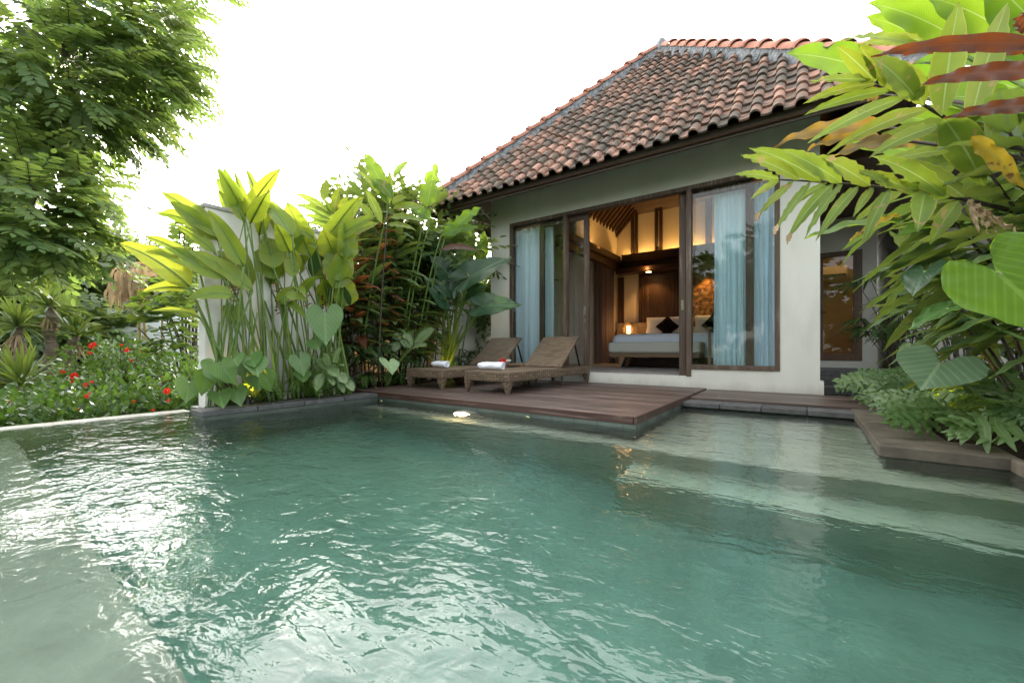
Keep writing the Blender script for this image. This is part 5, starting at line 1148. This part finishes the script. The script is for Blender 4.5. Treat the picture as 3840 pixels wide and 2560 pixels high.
for (x0, y0, x1, y1) in ((985, 1010, 900, 400), (935, 1020, 880, 480), (1040, 1010, 1060, 690), (912, 1000, 905, 560)):
    g0 = W(*C2(x0, y0), d=7.0); g0.z = -.5; s_.tube(bez(g0, W(*C2(x1, y1), d=7.0), W(*C2((x0 + x1) / 2 + 12, (y0 + y1) / 2), d=7.0), 8), [.026 - .0014 * i for i in range(9)], 7)
for k in range(150):
    p = W(*C2(rs.gauss(835, 55), rs.uniform(340, 490)), d=7.0 + rs.uniform(-.3, .3)); l = rs.uniform(.25, .5); e = p + V((rs.uniform(-.12, .16), rs.uniform(-.12, .12), -1)).normalized() * l
    b.leaf(p, e, V((rs.uniform(-.1, .1), rs.uniform(-.1, .1), .05)), V((rs.uniform(-1, 1), rs.uniform(-1, 1), .1)), .045, 5, 2, 'lance', .4, .004, 3, 0, None, rs)
for k in range(50):
    p = W(*C2(rs.uniform(790, 990), rs.uniform(330, 430)), d=7.0); a = rs.uniform(-.6, .9); e = p + (RT * math.sin(a * 2) + UP * math.cos(a * 3) * .5) * rs.uniform(.15, .4); b.leaf(p, e, UP * .05, V((.3, -1, .2)), .03, 4, 2, 'lance', .3, 0, 2, 0, None, rs)
b.build('fronds', F['dry'], t, smooth=True); s_.build('trunk', M['bamboo'], t, smooth=True)
# ---- trees further off
def tree(label, ctr, r, n, ll, lw, mat, gz=-.55, k=6, grp='trees beyond the boundary wall', nlobe=9, name='garden_tree', bias=V((0, 0, -.2)), length=.6):
    t = thing(name, label, 'tree', grp); b, s_ = MB(), MB(); c = V(ctr); g = V((c.x, c.y, gz)); s_.tube(bez(g, c + UP * r[2] * .3, (g + c) / 2 + V((.15, .1, 0)), 8), [.05 * r[0] * (1.6 - .15 * i) for i in range(9)], 8)
    for q in range(nlobe):
        u = V((rs.gauss(0, 1), rs.gauss(0, 1), rs.gauss(.2, .8))).normalized(); e = c + V((u.x * r[0], u.y * r[1], u.z * r[2])) * .62; rr = rs.uniform(.38, .58)
        s_.tube(bez(c - UP * r[2] * .3, e, (c + e) / 2 + UP * .1, 5), [.03 * r[0] * (1 - .13 * i) for i in range(6)], 5)
        foliage(b, e, (r[0] * rr, r[1] * rr, r[2] * rr * .85), n // nlobe, ll, lw, k, bias, rs, .4, length)
    b.build('crown', mat, t, smooth=True); s_.build('trunk', M['bark'], t, smooth=True); return t
for (px, py, d, r, n, lab) in ((60, 1130, 9.5, (1.5, 1.5, 1.5), 420, 'dark bushy tree behind the leaning dracaena'), (330, 1060, 10.5, (1.5, 1.5, 1.35), 420, 'feathery light green tree beyond the short dracaena'), (480, 1060, 12.5, (1.5, 1.4, .95), 320, 'low feathery tree behind the tan hanging fronds'), (650, 1090, 12.0, (1.6, 1.4, .95), 340, 'broad tree above the pale blue wall'), (530, 990, 16.0, (1.0, 1.0, .9), 160, 'small slender treetop against the sky beyond the blue wall'), (250, 1330, 8.2, (1.1, 1.1, .8), 260, 'dark shrubby tree in the shade behind the dracaena trunks'), (860, 1160, 11.5, (1.6, 1.4, 1.0), 260, 'tree half hidden behind the grey wall end')):
    tree(lab, W(px, py, d=d), r, int(n * 2.0), .15, .07, F['far_tree'])
for (x, y, z, r, lab) in ((-14.5, 1.0, 1.3, (1.9, 1.9, 1.8), 'far tree at the left beyond the leafy tree'), (-13.5, -3.2, 1.0, (1.7, 1.7, 1.5), 'far tree past the near end of the hedge'), (-17.5, 5.5, 1.6, (2.2, 2.2, 2.0), 'farthest tree behind the dark bushy tree')):
    tree(lab, (x, y, z), r, 360, .20, .10, F['far_tree'])
tree('bright green shrub seen through the gap beside the annex', (1.08, 12.6, .7), (.55, .6, 1.0), 130, .12, .06, F['far_tree'], -.1, 5, None, 6, 'garden_shrub')
tree('dark leafy shrub under the eave behind the elephant ear', (-5.3, 6.9, 1.7), (.75, .9, 1.35), 220, .16, .07, F['dark_ginger'], -.1, 5, None, 7)
tree('leafy shrub behind the garden wall filling the gap below the sun', W(*C3(1190, 560), d=6.7), (.75, .8, .85), 240, .15, .065, F['dark_ginger'], -.1, 5, None, 7, 'garden_shrub')
tree('leafy shrub behind the garden wall next to the roof corner', W(*C3(1480, 620), d=6.9), (.85, .8, .8), 260, .15, .065, F['dark_ginger'], -.1, 5, None, 7, 'garden_shrub')
tree('dark leafy tree in the shade behind the house corner', (-6.6, 9.0, 1.5), (1.2, 1.6, 1.5), 260, .14, .06, F['far_tree'])
# trees on the near side of the pool, reflected in the window glass
for (x, y, z, r, lab) in ((-4.2, -6.4, 2.0, (2.5, 2.2, 2.7), 'tall tree behind the pool mirrored in the sliding door glass'), (-.2, -6.2, 2.4, (2.7, 2.2, 2.9), 'broad tree behind the pool mirrored in the middle of the window glass'), (4.6, -5.6, 2.0, (2.4, 2.2, 2.4), 'lower tree behind the pool mirrored in the right window glass')):
    tree(lab, (x, y, z), r, 420, .30, .15, F['far_tree'], -1.9, 5, 'trees mirrored in the glass')
# ------------------------------------------------------------------ right-hand planting
rs = random.Random(41)
def lv(mb, a, b_, w_, d0, d1, bendk=.10, an=0, ub=.3, shape='lance', fold=.22, wav=.010, wf=5, tear=0, nv=12, nu=6, C=C7, sc=1.742, c=None):
    p0, p1 = W(*C(*a), d=d0), W(*C(*b_), d=d1); l = (p1 - p0).length
    mb.leaf(p0, p1, UP * l * bendk, camside(p0, an, ub), w_ / sc * (d0 + d1) / 2 / FPX * 1.1, nv, nu, shape, fold, wav, wf, tear, c, rs); return p0, p1
# foreground shell ginger with two long arching canes
t = thing('shell_ginger', 'bright yellow-green ginger with long arching canes in front of the window', 'plant'); sm = MB()
def gpart(lst, d0, mat='ginger'):
    for (a, b_, w_) in lst:
        b = MB(); lv(b, a, b_, w_, d0, d0 + rs.uniform(-.14, .08), rs.uniform(.05, .13), rs.uniform(-.5, .4), .35, 'lance', .2, .007, rs.uniform(5, 9), .02, 14); b.build('leaf', F[mat], t, smooth=True)
A_ = [(385, 1175), (520, 1180), (700, 1192), (860, 1205), (1000, 1218), (1300, 1258), (1620, 1305), (1990, 1400)]
sm.tube([W(*C7(x, y), d=1.85 + .02 * i) for i, (x, y) in enumerate(A_)] + [V((1.75, 2.35, .55)), V((1.8, 2.45, -.05))], [.003, .004, .005, .006, .007, .009, .010, .012, .014, .015], 7)
gpart([((385, 1178), (195, 1305), 42), ((480, 1185), (240, 1422), 52), ((590, 1190), (358, 1515), 56), ((742, 1200), (438, 1568), 72), ((700, 1192), (412, 1400), 40), ((905, 1212), (625, 1575), 66), ((800, 1200), (552, 1560), 54), ((1110, 1240), (935, 1590), 74), ((1000, 1225), (870, 1420), 50), ((1340, 1260), (1290, 1515), 130), ((1560, 1310), (1370, 1600), 100),
       ((385, 1172), (92, 1142), 58), ((525, 1178), (135, 1015), 84), ((660, 1188), (190, 968), 100), ((800, 1196), (400, 975), 110), ((985, 1212), (640, 1015), 120), ((1130, 1230), (900, 1115), 70), ((1480, 1285), (985, 1020), 110), ((1600, 1290), (1165, 1030), 110), ((1250, 1250), (900, 1130), 80), ((1500, 1290), (1010, 1190), 90), ((1380, 1265), (1100, 1180), 70)], 1.85)
B_ = [(770, 480), (880, 505), (980, 540), (1100, 590), (1215, 632), (1300, 668), (1450, 755), (1700, 960), (1990, 1230)]
sm.tube([W(*C7(x, y), d=1.95 + .02 * i) for i, (x, y) in enumerate(B_)] + [V((1.75, 2.55, .6)), V((1.85, 2.6, -.05))], [.003, .004, .005, .006, .007, .008, .009, .010, .012, .014, .015], 7)
gpart([((980, 525), (585, 535), 66), ((1025, 548), (540, 682), 62), ((1115, 592), (545, 755), 68), ((1215, 632), (568, 938), 82), ((1365, 712), (692, 1012), 84), ((1430, 822), (975, 1030), 92), ((1500, 985), (1020, 1080), 70), ((1010, 530), (760, 300), 90), ((1170, 600), (905, 290), 110), ((1290, 655), (990, 375), 150), ((1330, 690), (1180, 400), 110), ((1450, 760), (1560, 12), 165), ((1620, 850), (1882, 18), 150), ((1460, 770), (1730, 1225), 185), ((1260, 655), (1340, 560), 80), ((1740, 930), (1960, 560), 120), ((1080, 570), (905, 300), 60), ((1300, 300), (800, 262), 60), ((1330, 260), (910, 290), 70)], 1.95)
sm.build('stem', M['dark_stem'], t, smooth=True)
b = MB(); lv(b, (1640, 890), (1995, 1240), 110, 1.75, 1.7, .1, .3, .3, 'lance', .4, .02, 4, .1); b.build('leaf', F['yellow'], t, smooth=True)
b = MB(); lv(b, (1180, 1400), (850, 1568), 50, 1.9, 1.85, .08, .3, .3, 'lance', .4, .01, 4, .1); b.build('leaf', F['yellow'], t, smooth=True)
b = MB()
for k in range(5): lv(b, (1620 + 10 * k, 1300 + 8 * k), (1700 + 60 * k, 1490 + rs.uniform(-30, 60)), 34, 1.72, 1.68, .05, rs.uniform(-.8, .8), .3, 'lance', .7, .02, 4)
b.build('dry_sheath', F['dry'], t, smooth=True)
for (x, y, n) in ((362, 1500, 0), (448, 1555, 0), (240, 1415, 0)):
    b = MB(); lv(b, (x + 15, y - 30), (x - 10, y + 40), 34, 1.72, 1.70, .0, .2, .1, 'lance', .6, .01, 4); b.build('dry_tip', F['dry'], t, smooth=True)
# procedural gingers behind it
for i, (g_, tp_, lab) in enumerate((((1.35, 3.0, -.05), (1.05, 3.1, 1.75), 'green ginger behind the arching canes at upper right'), ((1.6, 2.6, -.05), (1.55, 2.7, 1.95), 'tall green ginger at the right edge of the garden'), ((1.2, 3.7, -.05), (.95, 3.9, 1.55), 'shaded green ginger in front of the annex'))):
    t = thing('ginger_plant', lab, 'plant', 'gingers in the right bed'); b, s_ = MB(), MB()
    for k in range(9):
        o = V((rs.uniform(-.25, .25), rs.uniform(-.2, .25), 0)); cane(b, s_, V(g_) + o * .5, V(tp_) + o * 2 + UP * rs.uniform(-.75, .15), V((0, 0, .15)), 18, .50, .125, .42, 1.0, rs, .3, .012)
    b.build('foliage', F['dark_ginger'], t, smooth=True); s_.build('stem', M['dark_stem'], t, smooth=True)
# bronze banana
t = thing('red_banana', 'bronze red banana plant with arching leaves at the upper right', 'plant'); sm = MB()
for (a, b_, w_, d0, d1) in (((2120, 300), (985, 372), 95, 1.45, 1.75), ((2120, 470), (1305, 556), 100, 1.4, 1.7), ((2150, 690), (1465, 778), 85, 1.4, 1.65), ((1060, 830), (355, 955), 110, 2.3, 2.2), ((1050, 900), (575, 975), 95, 2.35, 2.25), ((1300, 930), (725, 1030), 110, 2.3, 2.2), ((1040, 620), (900, 650), 90, 2.6, 2.6), ((2050, 160), (1915, 130), 110, 1.6, 1.6), ((1990, 350), (1200, 360), 60, 2.1, 2.2)):
    b = MB(); lv(b, a, b_, w_, d0, d1, .12, .25, .25, 'banana', .3, .014, 4, .0, 24); b.build('leaf', F['red_banana'] if a[0] > 1700 else F['olive_bronze'], t, smooth=True)
    p0 = W(*C7(*a), d=d0); stalk(sm, (1.75, 2.2, -.05), p0, .016, .008, .8)
sm.build('stem', M['dark_stem'], t, smooth=True)
t = thing('banana_plant', 'light green banana plant with broad leaves at the top right corner', 'plant'); sm = MB()
for (a, b_, w_, d0, d1, an) in (((1560, 260), (968, 22), 190, 2.7, 2.6, .0), ((1260, 230), (948, 115), 110, 2.8, 2.7, .2), ((1060, 500), (428, 352), 200, 2.6, 2.5, .0), ((1850, 200), (1335, -20), 210, 2.6, 2.5, .1), ((2000, 420), (1250, 420), 150, 2.7, 2.6, .1), ((1900, 700), (1300, 640), 170, 2.7, 2.6, .2), ((1750, 720), (1150, 560), 180, 2.95, 2.85, .1), ((1650, 880), (1050, 760), 170, 2.95, 2.85, .2), ((1500, 560), (1000, 470), 120, 2.95, 2.9, 0), ((2050, 620), (1500, 520), 190, 2.9, 2.8, 0), ((2050, 150), (1750, -120), 260, 2.4, 2.4, .1), ((1880, 1000), (1560, 560), 210, 2.7, 2.7, -.2), ((1500, 1080), (820, 940), 150, 2.8, 2.7, .2), ((1250, 1450), (560, 1560), 120, 2.6, 2.5, .5), ((1700, 1500), (1140, 1540), 170, 2.6, 2.4, .3), ((2080, 380), (1900, 40), 220, 2.5, 2.5, .1), ((1800, 860), (1420, 940), 160, 2.8, 2.7, .3), ((1960, 900), (1700, 1180), 170, 2.6, 2.5, .2)):
    b = MB(); lv(b, a, b_, w_, d0, d1, .10, an, .3, 'banana', .22, .012, 3, .02, 18); b.build('leaf', F['banana'], t, smooth=True)
    p0 = W(*C7(*a), d=d0); stalk(sm, (1.75 + rs.uniform(-.1, .1), 3.1 + rs.uniform(-.1, .1), -.05), p0, .02, .010, .75)
sm.build('stem', M['stem'], t, smooth=True)
# elephant ears on the right
t = thing('elephant_ear', 'huge bright green elephant ear leaf at the right edge', 'plant'); sm = MB()
for (x, y, tx, ty, L_, wk, d, mat, an) in ((1630, 345, 1860, 560, .31, 1.0, 1.62, 'alocasia_light', .1), (1200, 340, 1120, 470, .22, .9, 2.4, 'alocasia', .4), (1330, 560, 1120, 650, .30, .42, 2.1, 'philo', .4), (1700, 560, 1290, 620, .42, .32, 2.2, 'alocasia', .6)):
    p = W(*C8b(x, y), d=d); q = W(*C8b(tx, ty), d=d - .08); b = MB(); b.heart(p, q - p, camside(p, an, .2), L_, L_ * wk, .05, .012, 11, .1, .5, rs, 1.0, .016); b.build('leaf', F[mat], t, smooth=True); stalk(sm, (1.45, 2.55, -.05), p, .016, .007, .6)
sm.build('stem', M['stem'], t, smooth=True)
t = thing('caladium', 'grey-green upright heart leaf above the lobed plants on the right', 'plant'); b = MB(); p = W(*C8b(1288, 890), d=2.3)
b.heart(p, W(*C8b(1180, 1030), d=2.22) - p, camside(p, .1, .1), .22, .37, .04, .015, 7, .1, .5, rs, 1.5); b.build('leaf', F['grey_heart'], t, smooth=True); s_ = MB(); stalk(s_, (1.0, 3.4, -.05), p, .01, .005, .6); s_.build('stem', M['stem'], t)
# lobed philodendrons along the coping
for i, (x, y, n, h, r_, lab) in enumerate(((.86, 3.55, 15, .30, .36, 'lobed leaf plant spilling over the corner of the right coping'), (.80, 4.35, 14, .30, .34, 'lobed leaf plant behind the first one beside the right coping'), (.72, 5.15, 14, .32, .34, 'lobed leaf plant at the end of the wooden walkway'), (1.18, 3.12, 14, .28, .36, 'lobed leaf plant at the right picture edge above the coping'), (1.25, 4.1, 14, .38, .36, 'lobed leaf plant below the grey heart leaf'), (1.42, 2.62, 11, .24, .32, 'lobed leaf plant lowest at the right edge by the water'), (.90, 5.75, 10, .34, .30, 'small lobed leaf plant before the stone steps'))):
    t = thing('lobed_philodendron', lab, 'plant', 'lobed leaf plants in the right bed'); b, s_ = MB(), MB(); g = V((x, y, -.05))
    n = int(n * 1.5)
    for k in range(n):
        a = 2 * PI * k / n * 2.4 + rs.uniform(-.3, .3); rr = r_ * rs.uniform(.35, 1.0); d = V((math.cos(a), math.sin(a), 0)); p = g + d * rr + UP * (h * rs.uniform(.55, 1.15) * (1.15 - .45 * rr / r_))
        b.cutleaf(p, d + UP * rs.uniform(-.35, .25), UP * .7 + d * rs.uniform(.0, .4) + (CAM - p).normalized() * 1.0, .225 * rs.uniform(.8, 1.15), None, rs); stalk(s_, g + d * .03, p, .006, .004, .4, 6, 5)
    b.build('foliage', F['cut'], t, smooth=True); s_.build('stem', M['stem'], t, smooth=True)
# strappy and shaded plants behind
for i, (x, y, z, n, ln, lab) in enumerate(((1.35, 3.75, .1, 60, .55, 'clump of long narrow leaves under the elephant ear'), (1.6, 3.3, .1, 60, .55, 'grassy strap leaf clump at the right edge'), (1.1, 4.9, .05, 45, .45, 'dark narrow leaf clump behind the grey heart leaf'))):
    t = thing('strap_leaf_plant', lab, 'plant', 'narrow leaf clumps on the right'); b = MB(); rosette(b, V((x, y, z)), n, ln, .02, rs, .1, 1.4, .22); b.build('foliage', F['fern'], t, smooth=True)
palm('dark lady palm beside the stone steps', (.95, 6.5, -.05), 26, 1.5, .5, 11)
palm('dark lady palm in front of the far white wall', (1.35, 6.2, -.05), 26, 1.7, .5, 12)
palm('dark lady palm behind the grey heart leaf', (1.45, 5.2, -.05), 24, 1.35, .5, 13)
palm('shaded lady palm under the bronze leaves', (1.85, 4.4, -.05), 24, 1.5, .5, 14)
dieff_ = [(1480, 1000, 1560, 900, 60)]
t = thing('dieffenbachia', 'white mottled leaf in the shade of the right bed', 'plant', 'mottled leaf plants'); b = MB()
for (x, y, tx, ty, w_) in ((1420, 990, 1560, 890, 90), (1440, 980, 1530, 960, 70), (1190, 740, 1330, 700, 50), (1050, 810, 1130, 770, 50)): lv(b, (x, y), (tx, ty), w_, 2.9, 2.8, .1, .2, .4, 'oval', .25, .006, 3, 0, 9, 6, C8b, 1.568)
b.build('foliage', F['dieff'], t, smooth=True); s_ = MB(); stalk(s_, (1.05, 4.0, -.05), W(*C8b(1420, 990), d=2.9), .01, .006, .6); s_.build('stem', M['stem'], t)
p_ = W(*C8b(1180, 1150), d=2.75)
spotlight('small spotlight glowing yellow under the lobed leaves by the right coping', (p_.x + .05, p_.y, .02), (p_.x + .15, p_.y + .25, .5), 6)
p_ = W(*C8b(1690, 1010), d=2.5)
spotlight('small spotlight glowing yellow at the right edge below the narrow leaves', (p_.x, p_.y, .05), (p_.x + .1, p_.y + .25, .6), 6)
# floating leaves on the water
M['fallen'] = surf('fallen_leaf', (.45, .40, .12), (.60, .56, .25), .5, 20)
for (px, py, lab) in ((1429, 1505, 'small yellow leaf floating on the pool by the deck edge'), (1977, 1566, 'pale fallen leaf floating on the pool below the deck')):
    p = W(px, py, Z=WL); b = MB(); b.leaf((p.x - .03, p.y, WL + .004), (p.x + .03, p.y - .01, WL + .004), UP * .012, UP, .03, 6, 2, 'lance', .2, 0, 2, 0, .5, rs); tag(b.build('fallen_leaf', M['fallen'], smooth=True), lab, 'leaf')
